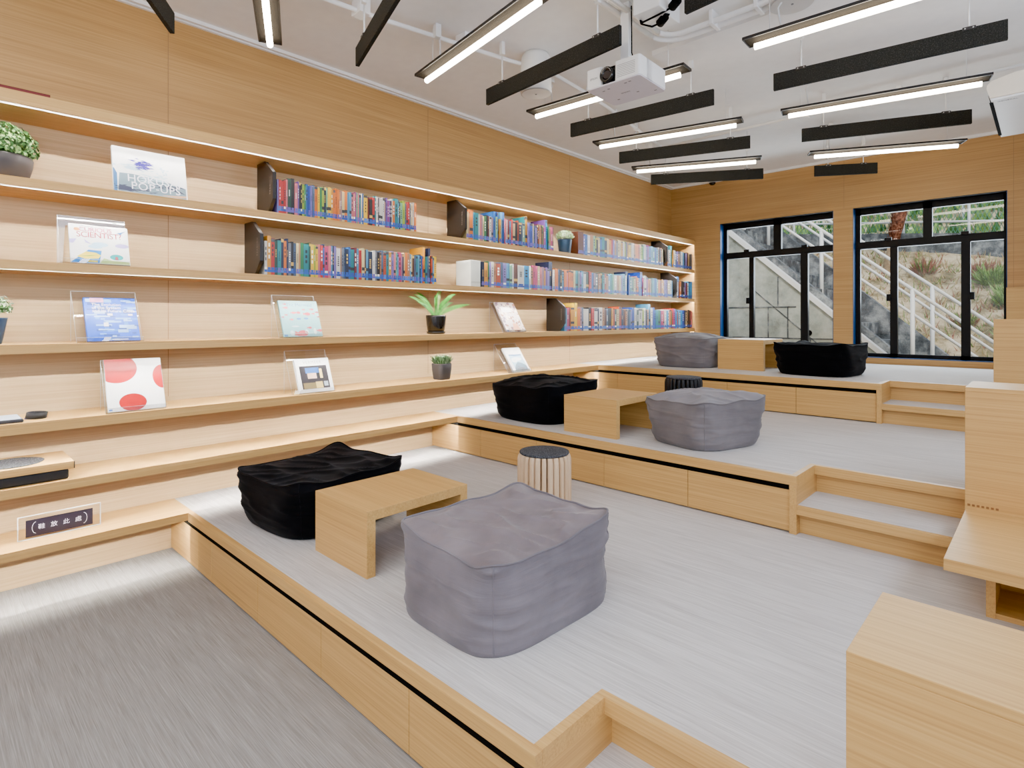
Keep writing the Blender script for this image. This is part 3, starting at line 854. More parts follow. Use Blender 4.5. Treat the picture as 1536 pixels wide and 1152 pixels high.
# 5 teal book
t = on_easel(3, 'teal book scattered with small red fish, on a clear easel', .275, .262, .014, ink(150, 206, 208), .012)
fish = []
for (u, v, s) in [(.16, .90, .035), (.17, .80, .05), (.34, .66, .05), (.47, .665, .055), (.70, .63, .075), (.15, .60, .035), (.84, .76, .045), (.62, .75, .035), (.96, .68, .04), (.86, .64, .04), (.98, .55, .03), (.06, .54, .03), (.27, .47, .04), (.70, .24, .05), (.95, .16, .06), (.50, .09, .13), (.40, .06, .08)]:
    fish.append(('e', u, v, s, s * .62)); fish.append(('p', [(u - s * .7, v), (u - s * 1.6, v + s * .55), (u - s * 1.5, v - s * .5)]))
art(t, 'red_fish', ink(222, 92, 100), fish)
art(t, 'blue_fish', ink(70, 130, 200), [('e', .45, .49, .06, .028), ('e', .64, .50, .06, .028), ('r', .02, .01, .10, .06)])
art(t, 'white_shells', ink(226, 240, 240), [('e', .22, .10, .05, .07), ('e', .82, .14, .04, .09), ('e', .33, .28, .10, .02), ('e', .60, .13, .05, .06)])
words(t, 'cover_title', 'The Mermaid', .034, ink(60, 120, 170), .52, .88)
# 6 framed portrait (plain stand-in)
t = on_easel(4, 'white art book with a dark framed portrait picture, on a clear easel', .252, .245, .022, cv_white, .02)
art(t, 'dark_picture', ink(38, 34, 40), [('r', .10, .10, .90, .78)], .0003)
art(t, 'blue_block', ink(40, 96, 170), [('r', .26, .56, .66, .72)], .0006)
art(t, 'pale_block', ink(222, 186, 160), [('r', .30, .40, .56, .56)], .0005)
art(t, 'olive_block', ink(120, 104, 66), [('r', .14, .11, .50, .28)], .0004)
art(t, 'yellow_block', ink(206, 182, 110), [('r', .50, .11, .70, .30), ('r', .66, .40, .74, .68)], .0006)
art(t, 'grey_block', ink(160, 172, 186), [('r', .74, .16, .86, .30)], .0005)
words(t, 'cover_title', 'VERMEER', .030, ink(176, 172, 170), .5, .88, spacing=1.15)
# 7 brown patterned
t = on_easel(5, 'brown and mauve patterned book with a white title panel, on a clear easel', .262, .330, .018, ink(206, 190, 186), .012)
shp = [[], [], []]
for i in range(120):
    u, v, s = r.random(), r.random(), r.uniform(.02, .07)
    shp[i % 3].append(('e', u, v, s, s * r.uniform(.4, 1)))
art(t, 'mauve_pattern', ink(124, 96, 112), shp[0]); art(t, 'brown_pattern', ink(158, 104, 80), shp[1], .0006); art(t, 'cream_pattern', ink(236, 220, 200), shp[2], .0008)
art(t, 'orange_foot', ink(224, 160, 120), [('p', [(.35, .04), (.75, .04), (.70, .26), (.5, .3)])], .0009)
art(t, 'title_panel', cv_white, [('r', .18, .66, .68, .84)], .0011)
art(t, 'blue_sticker', ink(50, 90, 170), [('r', .02, .01, .12, .08)], .0011)
# 8 mountain
t = on_easel(6, 'white book with a blue and grey mountain picture, on a clear easel', .235, .275, .020, cv_white, .020)
art(t, 'sky_picture', ink(150, 190, 214), [('r', .16, .06, .90, .72)], .0003)
art(t, 'blue_band', ink(58, 104, 150), [('p', [(.16, .72), (.9, .72), (.9, .66), (.5, .64), (.16, .68)])], .0005)
art(t, 'cloud', ink(232, 238, 240), [('e', .5, .52, .30, .08), ('e', .34, .46, .16, .07)], .0005)
art(t, 'mountain', ink(76, 110, 132), [('p', [(.16, .14), (.3, .30), (.48, .40), (.66, .37), (.9, .24), (.9, .06), (.16, .06)])], .0006)
art(t, 'dark_town', ink(80, 66, 74), brush(.55, .13, 40, .18, .04, .05), .0008)
# ------------------------------------------------------------------ bookends and rows of books
BE_TXT = plain('bookend_lettering', (120, 112, 104), .6)
def bookend(label, y, z, xb=-3.875, xf=-3.632, h=.345):
    t = thing('bookend', label, 'bookend', (0, 0, 0), local=True, group='black bookends on the wall shelves')
    t.location = (xb, y, z + .0005)
    d = xf - xb
    pr = [(0, 0), (d * .68, 0), (d, .085), (d, .255), (d * .50, h), (0, h)]
    MB().prism(pr, 'y', -.022, 0).build('end_plate', black_metal, t)
    MB().box(.01, d * .66, -.058, -.022, 0, .002).build('base_plate', black_metal, t)
    text('spine_lettering', 'READING', .020, BE_TXT, t, Matrix(((0, -1, 0, d * .83), (0, 0, -1, -.0225), (1, 0, 0, .175), (0, 0, 0, 1))), extrude=.0002, spacing=1.5)
    return t
# (row height, y)
ZR = {'top': 2.1245, 'mid': 1.7185, 'low': 1.3075}
bookend('black bookend at the start of the upper row, above the second row', 1.618, ZR['top'])
bookend('black bookend at the start of the second row, under the upper row', 1.536, ZR['mid'])
bookend('black bookend on the upper row between two runs of books', 3.274, ZR['top'])
bookend('black bookend among the far books of the upper row', 6.805, ZR['top'])
bookend('black bookend among the far books of the second row', 7.061, ZR['mid'])
bookend('black bookend at the start of the lowest row, beside the brown patterned book', 4.640, ZR['low'])
t = thing('slipcase', 'blank pale slipcase at the start of the far second-row books', 'slipcase', (-3.76, 3.48, ZR['mid'] + .0005))
MB().box(-3.86, -3.665, 3.345, 3.462, ZR['mid'] + .0005, ZR['mid'] + .232, bev=.003).build('case', plain('pale_card', (222, 224, 212), .6), t)
MB().box(-3.664, -3.6635, 3.350, 3.457, ZR['mid'] + .03, ZR['mid'] + .045).build('grey_rule', cmat('c6c8ba'), t)

PAL = dict(red=((166, 34, 30), 'red'), pink=((186, 98, 104), 'pink'), rose=((164, 48, 92), 'rose pink'), magenta=((134, 46, 118), 'magenta'), purple=((98, 62, 132), 'purple'), lilac=((112, 98, 160), 'lilac'), mauve=((134, 102, 118), 'mauve'),
           blue=((24, 84, 152), 'blue'), royal=((12, 54, 142), 'royal blue'), navy=((20, 30, 58), 'navy'), sky=((64, 128, 162), 'sky blue'), cyan=((10, 126, 178), 'cyan'), teal=((10, 112, 118), 'teal'), green=((36, 110, 64), 'green'), lime=((136, 160, 36), 'lime'),
           mint=((112, 160, 126), 'mint green'), yellow=((210, 170, 6), 'yellow'), gold=((188, 130, 24), 'golden'), orange=((198, 104, 24), 'orange'), rust=((154, 60, 26), 'rust'), brown=((80, 42, 28), 'brown'), maroon=((98, 24, 34), 'maroon'), black=((18, 16, 18), 'black'),
           grey=((94, 100, 110), 'grey'), slate=((60, 80, 106), 'slate'), white=((190, 188, 180), 'white'), cream=((184, 168, 118), 'cream'), tan=((158, 112, 76), 'tan'), dgreen=((26, 58, 44), 'dark green'))
def seq(s):
    """'red3 red3*2 teal4+' -> (colour, relative width, relative height): + taller, - shorter, ! much taller"""
    out = []
    for w in s.split():
        n = 1
        if '*' in w:
            w, n = w.split('*'); n = int(n)
        h = 0
        while w[-1] in '+-!':
            h += {'+': .018, '-': -.018, '!': .06}[w[-1]]; w = w[:-1]
        k = len(w)
        while w[k - 1].isdigit() or w[k - 1] == '.':
            k -= 1
        for _ in range(n):
            out.append((w[:k], float(w[k:]), h))
    return out
RUNS = [
 # key, row, y0, y1, base height, sequence, place phrase
 ('a', 'top', 1.642, 2.764, .222, 'lilac2 red3*3 pink2 dgreen5+ black4+ pink4 purple2+ black2*2 lime3 green2 blue3 royal3 lilac3 slate3 orange4 yellow3 green3 lime3 navy3 mint2 yellow5 gold3 orange3*3 tan2 mauve2 cream4 orange4 sky3*2 pink3*2 magenta2 mint2 pink2 teal3 white2 blue2 yellow6 maroon3 black5- red4 teal2 white3 black2 white3*3 tan2 purple3 magenta3 purple2 black2 white2 orange4 teal5+ sky2 black2 mint4 lime4 slate3 red3*2 grey2 cream3 white3 orange4',
  'after the first bookend of the upper row'),
 ('b', 'mid', 1.560, 2.967, .225, 'white3 gold4+ red4+ dgreen3 teal4 navy3+ orange3 navy2+ grey3 black3 slate3 cream3 tan2 green4 teal6 dgreen2 yellow4 lime2 yellow3 pink3 red3 blue2 rose5 pink3 sky2 navy2 lilac3 white5 tan2 grey3 slate2 navy4 blue3 teal5 maroon3 sky3 red4 cream4 brown2 sky3 navy6 white4 grey3 black4 tan2 slate3 rust4 teal4 gold4 lilac4 pink3 mint2 sky2 rose4 mauve2 navy2 cream2 orange4 tan4 sky2 cream2 brown3 slate3 teal3 sky3 navy2 blue2 rust2 gold4! teal3 slate3 navy3! rust3 sky2 yellow4',
  'after the first bookend of the second row'),
 ('c', 'top', 3.298, 4.490, .235, 'cream3 tan2 orange5+ sky2 teal6 white2 pink3 mauve2 cream2 green3 black3 maroon2 white3 mauve3 blue4!- mint3 royal3! gold3 sky3! blue4! pink2 white2 maroon3 sky3 red3 cream4 black4 rust2 navy5 slate2 mint4 teal2! gold4! lilac3 royal5 cream2 slate3 lilac3 black2 rust2 tan3 gold2 navy2 lime2 magenta4 purple2! cyan3! green2 tan3 rose4 black2',
  'after the second bookend of the upper row'),
 ('d', 'top', 4.905, 6.738, .225, 'brown8+ lilac2 blue4 white4 tan5+ mint3 lime2 black3 cream3 blue3 teal5 navy4 cream3 gold4 red3 lilac3 tan3 grey3 cream3*2 gold3 white3 lime2 navy2 tan3 yellow4 cream2 white5 tan2 orange6 red3 cream3 lime3 green2 white4+ lilac4 magenta2 blue5 sky4 teal4 royal3 sky4 tan3 navy3 orange2 cream3',
  'after the navy plant pot on the upper row'),
 ('e', 'mid', 3.478, 6.994, .228, 'navy3 gold4 green2 lilac2 white3 tan3 rust5 slate3 lilac4 sky4 mint3 white2 brown5+ white8 cyan7 white2 tan3 rose3*2 cream3 pink3 mauve3 gold2 purple3 lilac3 navy5! white3 orange4 slate3 black3 sky3 orange4 pink3 orange4*2 cream3 teal4 grey3 purple3 sky3 white4 dgreen5 red4 blue4 mauve3 grey5 tan4 brown3 teal4 rust3 tan4 sky4 teal4 mint3 white5 tan4 cream4 lilac3 sky5+ white3 navy4! royal3+ teal3 grey2 green3 cream4 rust3 orange3 blue4 royal5! rose3 white4+ magenta4 orange4 tan4 teal4 sky4 blue4 mint3 orange5 maroon3 gold4 tan3 lilac4 purple4 cream5 white4 sky3',
  'after the pale slipcase in the second row'),
 ('f', 'low', 4.668, 7.560, .245, 'sky4 rose3 maroon3 gold6 yellow5!- orange5 mauve3 slate3 white9 black5 red5 white6 navy3 white6 tan4 brown4 slate4 black6 gold3 rust3 dgreen4 cream5 rust5+ navy4 brown4 tan4 grey4 slate4 lilac3 royal5+ white5+ dgreen4 white9+ lime3 white5+ navy3 tan4 sky5! white4+ royal4+ blue4 teal6 green4 slate3 rose5 pink3 white5 cyan4 white4 orange4 green3 red4+ magenta5+ cyan4 rust3 sky4 white3 cyan5 royal5 navy4 cream4 tan3 black5+ maroon4 pink3',
  'after the bookend of the lowest book row'),
 ('g', 'top', 6.860, 7.560, .225, 'tan3 white4 teal5! gold3 white3 slate4 purple3 tan4 grey3 white4 sky4 navy3 lilac3 brown4 cream3 black4 grey3', 'in the corner of the upper row'),
 ('h', 'mid', 7.116, 7.560, .225, 'white3 blue4! orange4 black5+ navy3 lilac3 maroon4 white3 cyan5+ cyan4+', 'in the corner of the second row'),
]
def book_shape(b, y0, y1, z, h, depth, xs, cols, style, tilt=0.0):
    """one standing book: boards and spine, page block, call-number band and title marks; cols = indices into its material slots"""
    w = y1 - y0
    c, pg, band, dark, lite = cols
    M = None
    if tilt:
        M = Matrix.Translation((0, y0, z)) @ Matrix.Rotation(tilt, 4, 'X') @ Matrix.Translation((0, -y0, -z))
    th = min(.002, w * .16)
    b.box(xs - depth, xs, y0, y0 + th, z, z + h, c, M); b.box(xs - depth, xs, y1 - th, y1, z, z + h, c, M)
    b.box(xs - .002, xs, y0 + th, y1 - th, z, z + h, c, M)
    b.box(xs - depth + .003, xs - .002, y0 + th, y1 - th, z + .003, z + h - .004, pg, M)
    e = .0004
    b.quad(*[(M @ Vector(p) if M else p) for p in ((xs + e, y0, z + .018), (xs + e, y1, z + .018), (xs + e, y1, z + .034), (xs + e, y0, z + .034))], band)
    def mark(a, b_, lo, hi, mi):
        P = ((xs + e, y0 + w * a, z + lo), (xs + e, y1 - w * a, z + lo), (xs + e, y1 - w * a, z + hi), (xs + e, y0 + w * a, z + hi))
        b.quad(*[(M @ Vector(p) if M else p) for p in P], mi)
    mark(.12, 0, .0345, .050, lite if style % 9 == 0 else band)
    if style % 3 != 2 and w > .010:
        a0 = .42 + .1 * (style % 3); a1 = .88 - .06 * (style % 4)
        n_ = 3 + style % 4
        for q_ in range(n_):          # lettering down the spine
            lo = h * (a0 + (a1 - a0) * q_ / n_)
            mark(.36 if style % 2 else .30, 0, lo, lo + h * (a1 - a0) / n_ * .62, dark if style % 7 < 5 else lite)
    if style % 6 == 2:
        mark(.0, 0, h * .30, h * .40, dark)
    if style % 5 == 1:
        b.quad(*[(M @ Vector(p) if M else p) for p in ((xs + e, y0, z + h * .90), (xs + e, y1, z + h * .90), (xs + e, y1, z + h * .985), (xs + e, y0, z + h * .985))], dark)
ORD = 'first second third fourth fifth sixth seventh eighth ninth tenth eleventh twelfth thirteenth fourteenth fifteenth'.split()
BANDS = [cmat((26, 78, 168)), cmat((58, 110, 190)), cmat((20, 64, 150)), cmat((92, 80, 170))]
allb = []
rb = random.Random(33)
for key, row, y0, y1, hb, s, where in RUNS:
    q = seq(s)
    tot = sum(w for _, w, _ in q)
    y = y0; cnt = {}
    for (cn, w, dh) in q:
        wy = w / tot * (y1 - y0)
        cnt[cn] = cnt.get(cn, 0) + 1
        h = min(.335, hb + dh + rb.uniform(-.010, .010))
        allb.append(dict(y0=y + .0003, y1=y + wy - .0003, z=ZR[row] + .0006, h=h, cn=cn, n=cnt[cn], where=where, key=key, row=row,
                         depth=rb.uniform(.135, .165) + (.03 if dh > .03 else 0), x=-3.668 - rb.uniform(0, .006) - (.012 if dh > .05 else 0), style=rb.randrange(60)))
        y += wy
    for bk in allb:
        if bk['key'] == key:
            bk['many'] = cnt[bk['cn']]
order = sorted(range(len(allb)), key=lambda i: allb[i]['y0'])
single = set(order[:300])
far = MB(); far_m = [paper, BANDS[0], cmat('2a2a30'), cmat('f0eee6')]; far_i = {}
for i, k in enumerate(allb):
    hx, cname = PAL[k['cn']]
    dark = cmat('2a2a30') if k['cn'] not in ('black', 'navy', 'dgreen', 'brown', 'maroon') else cmat('c9a24a')
    lite = cmat('f0eee6')
    if i in single:
        b = MB()
        book_shape(b, k['y0'], k['y1'], k['z'], k['h'], k['depth'], k['x'], (0, 1, 2, 3, 4), k['style'])
        ob = b.build('book', [cmat(hx, .4), paper, BANDS[k['style'] % 4], dark, lite], off=(k['x'], (k['y0'] + k['y1']) / 2, k['z']))
        num = '' if k['many'] == 1 else ORD[k['n'] - 1] + ' '
        tag(ob, ('only ' if k['many'] == 1 else num) + cname + '-spined book ' + k['where'], 'book', 'library books on the wall shelves')
    else:
        if hx not in far_i:
            far_i[hx] = len(far_m); far_m.append(cmat(hx, .4))
        book_shape(far, k['y0'], k['y1'], k['z'], k['h'], k['depth'], k['x'], (far_i[hx], 0, 1, 2, 3), k['style'])
o = far.build('books', far_m)
o['kind'] = 'stuff'
tag(o, 'small far books filling the shelf ends by the window wall', 'books')
print('books', len(allb), 'single', len(single))
# ------------------------------------------------------------------ ceiling: felt baffles, tube lights, projector, speakers, conduits
def hangers(t, pts, ztop, zobj, r=.004, block_=True):
    for (x, y) in pts:
        MB().tube([(x, y, zobj), (x, y, ztop)], r, 8).build('hanger_rod', white_plastic, t)
        if block_:
            MB().box(x - .022, x + .022, y - .022, y + .022, ztop - .10, ztop - .001, bev=.004).build('ceiling_bracket', white_plastic, t)
def baffle(label, p, ang, ln, z=2.95, h=.112):
    a = math.radians(ang)
    t = thing('felt_baffle', label, 'baffle', (p[0], p[1], z), group='black felt baffles under the ceiling', local=True, rotz=a)
    MB().box(0, ln, -.012, .012, 0, h, bev=.003).build('felt_panel', felt_black, t)
    for s in ((.14, .86) if ln > .8 else (.22, .78)):
        MB().box(ln * s - .03, ln * s + .03, -.016, .016, h - .012, h + .006, bev=.003).build('clip', black_metal, t)
        for q in (-.018, .018):
            MB().tube([(ln * s + q, -.0175, h - .004), (ln * s + q, .0175, h - .004)], .004, 8).build('screw', metal_grey, t)
        MB().tube([(ln * s, 0, h), (ln * s, 0, ZC - z - .1)], .005, 8).build('hanger_rod', white_plastic, t)
        MB().box(ln * s - .015, ln * s + .015, -.014, .014, ZC - z - .09, ZC - z - .001, bev=.003).build('ceiling_bracket', white_plastic, t)
ln = 1.18
def back(p, ang, l):        # start point from the far end
    return (p[0] - l * math.cos(math.radians(ang)), p[1] - l * math.sin(math.radians(ang)))
baffle('black felt baffle touching the upper frame edge, nearest the shelf wall', (-3.395, .953), -33, ln)
baffle('black felt baffle between two bright tubes at the upper edge, above the book shelves', (-3.027, 1.842), -18, ln)
baffle('black felt baffle running up to the white projector', (-2.904, 2.808), -5.3, ln)
baffle('black felt baffle just under and beyond the projector', (-2.905, 3.781), 6.1, ln)
baffle('black felt baffle second beyond the projector, between two tube lights', (-3.056, 4.747), 18.4, ln)
baffle('black felt baffle in the far ceiling corner above the camera dome', (-3.274, 5.731), 30.2, ln)
baffle('long black felt baffle below the big upper tube, beside the air conditioner', (-1.339, 3.945), 7.4, ln)
baffle('black felt baffle hanging before the second window, between two tube lights', (-1.549, 5.242), 20.8, ln)
baffle('shortest black felt baffle, just above the gap between the windows', (-1.825, 6.601), 30.7, .60)
baffle('black felt baffle cut off by the upper edge beside the round ceiling speaker', (-1.321, 2.650), -6.1, ln)

def tube_light(label, p, ang, ln, z=3.02):
    a = math.radians(ang)
    t = thing('pendant_tube_light', label, 'ceiling light', (p[0], p[1], z), group='suspended tube lights', local=True, rotz=a)
    MB().box(-.045, ln + .045, -.060, .060, .036, .046, bev=.003).build('reflector_plate', [felt_plate], t)
    e = MB()
    e.box(-.047, ln + .047, -.064, -.058, .032, .049).box(-.047, ln + .047, .058, .064, .032, .049).box(-.051, -.045, -.064, .064, .032, .049).box(ln + .045, ln + .051, -.064, .064, .032, .049)
    e.build('plate_edge', black_metal, t)
    MB().tube([(.0, 0, .002), (ln, 0, .002)], .0175, 16).build('light_tube', tube_glow, t)
    for s in (.07, .93):
        MB().tube([(ln * s, 0, .042), (ln * s, 0, ZC - z)], .0022, 6).build('suspension_wire', white_plastic, t)
    MB().box(ln * .12 - .02, ln * .12 + .02, -.02, .02, ZC - z - .09, ZC - z - .003, bev=.004).build('feed_box', white_plastic, t)
    MB().tube([(ln * .12, .02, ZC - z - .1), (ln * .10, .035, .2), (ln * .12, .02, .04)], .005, 6).build('feed_cable', white_plastic, t)
tl = 1.18
tube_light('tube light seen end-on at the upper edge, nearest the shelf wall', (-3.287, 1.428), -26, tl)
tube_light('bright tube light between two black baffles, before the projector', (-3.020, 2.360), -9.7, tl)
tube_light('tube light passing behind the projector', (-2.930, 3.370), 3.4, tl)
tube_light('tube light second beyond the projector, over the middle platform', (-3.020, 4.370), 13.7, tl)
tube_light('tube light in the far corner over the last wall shelf books', (-3.235, 5.370), 24.8, tl)
tube_light('tube light cut off by the upper edge, nearest the air conditioner', (-1.255, 3.385), 2.5, tl)
tube_light('tube light pointing at the air conditioner, before the windows', (-1.490, 4.720), 12.4, tl)
tube_light('tube light farthest along the windows, above the shortest baffle', (-1.680, 6.080), 25.9, tl)

# projector
t = thing('projector', 'white ceiling projector with a black lens, on a square pole', 'projector', (-1.85, 2.95, 2.80), local=True, rotz=math.radians(1.5))
bw, bd, bh = .180, .160, .118
def rrect(x0, x1, y0, y1, r, n=6):
    o = []
    for cx, cy, a0 in ((x1 - r, y1 - r, 0), (x0 + r, y1 - r, 90), (x0 + r, y0 + r, 180), (x1 - r, y0 + r, 270)):
        o += [(cx + r * math.cos(math.radians(a0 + 90 * i / n)), cy + r * math.sin(math.radians(a0 + 90 * i / n))) for i in range(n + 1)]
    return o
lx0, lx1 = -.075, .015          # lens bay
b = MB()
b.prism(rrect(-bw, bw, -bd + .06, bd, .022), 'z', .006, bh)
b.prism(rrect(-bw, lx0, -bd, .0, .016), 'z', .006, bh).prism(rrect(lx1, bw, -bd, .0, .016), 'z', .006, bh)
b.build('housing', white_plastic, t)
MB().prism(rrect(-bw + .003, bw - .003, -bd + .003, bd - .003, .022), 'z', 0, .008).build('bottom_plate', plain('projector_base', (214, 208, 214), .5), t)
MB().box(lx0, lx1, -bd + .02, -bd + .062, .006, bh - .01).build('lens_recess', black_gloss, t)
lc = (-.033, .058)
b = MB(); ring = []
for (rr_, yy) in ((.044, -bd + .03), (.044, -bd - .012), (.038, -bd - .016), (.024, -bd - .004)):
    ring.append([Vector((lc[0] + rr_ * math.cos(2 * PI * i / 32), yy, lc[1] + rr_ * math.sin(2 * PI * i / 32))) for i in range(32)])
vs = [v for r_ in ring for v in r_]
b.add(vs, [(j * 32 + i, j * 32 + (i + 1) % 32, (j + 1) * 32 + (i + 1) % 32, (j + 1) * 32 + i) for j in range(3) for i in range(32)], 0, True)
le = b.build('lens', black_gloss, t)
MB().add(ring[3], [list(range(32))]).build('lens_glass', plain('lens_glass_red', (20, 5, 5), .08, coat=.6), le, off=(0, 0, 0))
g = MB()
for i in range(8):
    g.box(.035, .150, -bd - .0015, -bd + .001, .022 + i * .0095, .0245 + i * .0095)
g.build('vent_grille', plain('vent_shadow', (150, 148, 144), .7), t)
TF = Matrix(((1, 0, 0, -.125), (0, 0, -1, -bd - .001), (0, 1, 0, .058), (0, 0, 0, 1)))
inkgrey = plain('logo_grey', (120, 118, 118), .5)
text('maker_mark', 'EPSON', .017, inkgrey, t, TF, extrude=.0003)
text('maker_mark', 'EPSON', .020, inkgrey, t, Matrix(((1, 0, 0, -.01), (0, -1, 0, .01), (0, 0, -1, -.0006), (0, 0, 0, 1))), extrude=.0003)
for (px, py) in ((-.10, -.09), (-.06, -.10), (.06, -.11), (.09, -.115), (.14, .10), (-.1, .08), (.05, .05)):
    MB().box(px - .008, px + .008, py - .004, py + .004, -.0012, .001).build('screw_cap', inkgrey, t)
MB().box(-.07, .07, -.05, .07, bh, bh + .014, bev=.003).build('mount_plate', black_metal, t)
MB().box(-.05, .05, -.035, .035, bh + .014, bh + .055, bev=.004).build('mount_bracket', metal_grey, t)
MB().box(-.028, .028, -.022, .022, bh + .05, ZC - 2.80 - .015, bev=.003).build('ceiling_pole', white_plastic, t)
MB().box(-.09, .09, -.09, .09, ZC - 2.80 - .016, ZC - 2.80 - .001, bev=.003).build('ceiling_plate', white_plastic, t)
MB().tube([(.035, .0, .50), (.042, -.01, .35), (.037, 0, .22), (.05, .03, .13), (.08, .08, .11)], .004, 8).build('power_cable', black_matte, t)

# junction boxes above the projector
t = thing('power_junction', 'white junction boxes on the ceiling with two black plugs, over the projector', 'junction box', (-1.66, 2.95, ZC))
MB().box(-1.75, -1.58, 2.86, 3.0, ZC - .16, ZC - .001, bev=.006).build('junction_box', white_plastic, t)
MB().box(-1.745, -1.62, 3.05, 3.18, ZC - .13, ZC - .001, bev=.006).build('junction_box', white_plastic, t)
for (x, y, z) in ((-1.655, 3.02, ZC - .17), (-1.545, 2.96, ZC - .14)):
    MB().tube([(x - .01, y, z), (x + .04, y - .035, z + .004)], .026, 14).tube([(x + .04, y - .035, z + .004), (x + .065, y - .05, z + .01)], .016, 12).build('plug', black_matte, t)
MB().tube([(-1.742, 2.95, ZC - .10), (-1.74, 2.94, ZC - .18), (-1.70, 2.99, ZC - .19), (-1.655, 3.02, ZC - .17)], .006, 8).build('cable', black_matte, t)
MB().tube([(-1.742, 2.93, ZC - .16), (-1.735, 2.92, ZC - .185), (-1.62, 2.93, ZC - .17), (-1.545, 2.96, ZC - .14)], .006, 8).build('cable', black_matte, t)
def arc(c, r, a0, a1, z, n=8):
    return [(c[0] + r * math.cos(math.radians(a0 + (a1 - a0) * i / n)), c[1] + r * math.sin(math.radians(a0 + (a1 - a0) * i / n)), z) for i in range(n + 1)]
def conduit(name, label, paths, r, clamps):
    t = thing(name, label, 'conduit', paths[0][0])
    for p in paths:
        MB().tube(p, r, 10).build('pipe', white_paint, t)
    for (x, y, dx, dy) in clamps:
        MB().box(x - dx, x + dx, y - dy, y + dy, ZC - .09, ZC - .001, bev=.003).build('clamp', white_paint, t)
zc = ZC - .07
conduit('conduit_run', 'pair of white conduits bending across the ceiling beside the projector', [
    [(-1.90, 2.0, zc), (-1.885, 3.30, zc)] + arc((-1.715, 3.30), .17, 180, 90, zc) + [(-1.30, 3.472, zc), (-.2, 3.472, zc)],
    [(-1.84, 2.0, zc), (-1.825, 3.28, zc)] + arc((-1.705, 3.28), .12, 180, 90, zc) + [(-1.30, 3.402, zc), (-.2, 3.402, zc)]], .017,
    [(-1.87, 2.6, .06, .012), (-1.52, 3.44, .012, .06), (-1.25, 3.44, .012, .06)])
conduit('conduit_run', 'single white conduit running over the tube lights near the shelf wall', [
    [(-3.10, 1.0, zc), (-2.98, 1.96, zc), (-2.90, 2.37, zc), (-2.79, 2.94, zc), (-2.70, 3.25, zc), (-2.735, 3.70, zc), (-2.80, 4.20, zc), (-2.95, 5.08, zc), (-3.05, 5.7, zc)]], .015,
    [(-3.0, 1.85, .05, .035), (-2.86, 2.55, .05, .035), (-2.735, 3.12, .03, .02), (-2.76, 3.95, .03, .02)])
conduit('conduit_run', 'thin white conduit across the ceiling before the windows', [[(-3.0, 5.55, zc + .01), (-.1, 5.55, zc + .01)]], .013, [(-1.6, 5.55, .02, .025), (-.9, 5.55, .02, .025)])

def speaker(label, c, r, h):
    t = thing('ceiling_speaker', label, 'speaker', (c[0], c[1], ZC), group='white round speakers on the ceiling')
    z = ZC - h
    MB().lathe([(r * .80, .012), (r * .98, .0), (r, .012), (r, h * .55), (r * .93, h * .9), (r * .80, h - .002)], (c[0], c[1], z), 48).build('drum', white_plastic, t)
    MB().lathe([(r * .90, -.001), (r * .90, .002), (.001, .004)][::1], (c[0], c[1], z - .001), 48).build('grille', plain('speaker_grille', (212, 208, 202), .7), t)
    MB().lathe([(.007, -.003), (.007, .001)], (c[0], c[1], z - .002), 12).build('badge', inkgrey, t)
speaker('white drum speaker hanging behind the black baffle, left of the projector', (-2.694, 3.094), .112, .285)
speaker('white round speaker at the upper edge, beside the big tube light', (-1.075, 3.47), .125, .10)

t = thing('camera_dome', 'small dark security camera dome above the first window', 'camera', (-3.30, 7.44, ZC))
MB().lathe([(.045, .0), (.06, .02), (.062, .05), (.058, .06)], (-3.32, 7.44, ZC - .062), 28).build('mount_ring', white_plastic, t)
MB().lathe([(.002, -.035), (.025, -.03), (.042, -.012), (.046, .004)], (-3.32, 7.44, ZC - .062), 24).build('dome', black_gloss, t)

# air conditioner at the right
t = thing('mounted_air_conditioner', 'white air conditioner with a black louvre slit, cut off by the edge', 'air conditioner', (.1, 4.9, 2.73))
pr = [(-.258, 2.73), (-.278, 2.80), (-.275, 2.822), (-.255, 2.842), (-.15, 2.866), (.20, 2.885), (.40, 2.88), (.42, 2.86), (.42, 2.73)]
MB().prism(pr, 'y', 4.41, 5.34).build('casing', white_plastic, t)
MB().prism([(-.262, 2.742)] + pr[1:-1] + [(.42, 2.742)], 'y', 4.398, 4.41).build('end_cap', cream_plastic, t)
MB().prism([(-.2575, 2.7285), (-.2615, 2.7285), (-.273, 2.775), (-.269, 2.777)], 'y', 4.45, 5.30).build('louvre_slit', black_matte, t)
MB().box(-.268, -.250, 4.45, 5.28, 2.7275, 2.7305).build('louvre_slit', black_matte, t)
for (x, y) in ((.02, 4.6), (.02, 5.15), (.32, 4.6), (.32, 5.15)):
    MB().tube([(x, y, 2.87), (x, y, ZC)], .006, 8).build('hanger_rod', white_plastic, t)
text('maker_mark', 'GENERAL', .022, inkgrey, t, Matrix(((1, 0, 0, -.285), (0, -1, 0, -.44), (0, 0, -1, -.0006), (0, 0, 0, 1))), extrude=.0003)
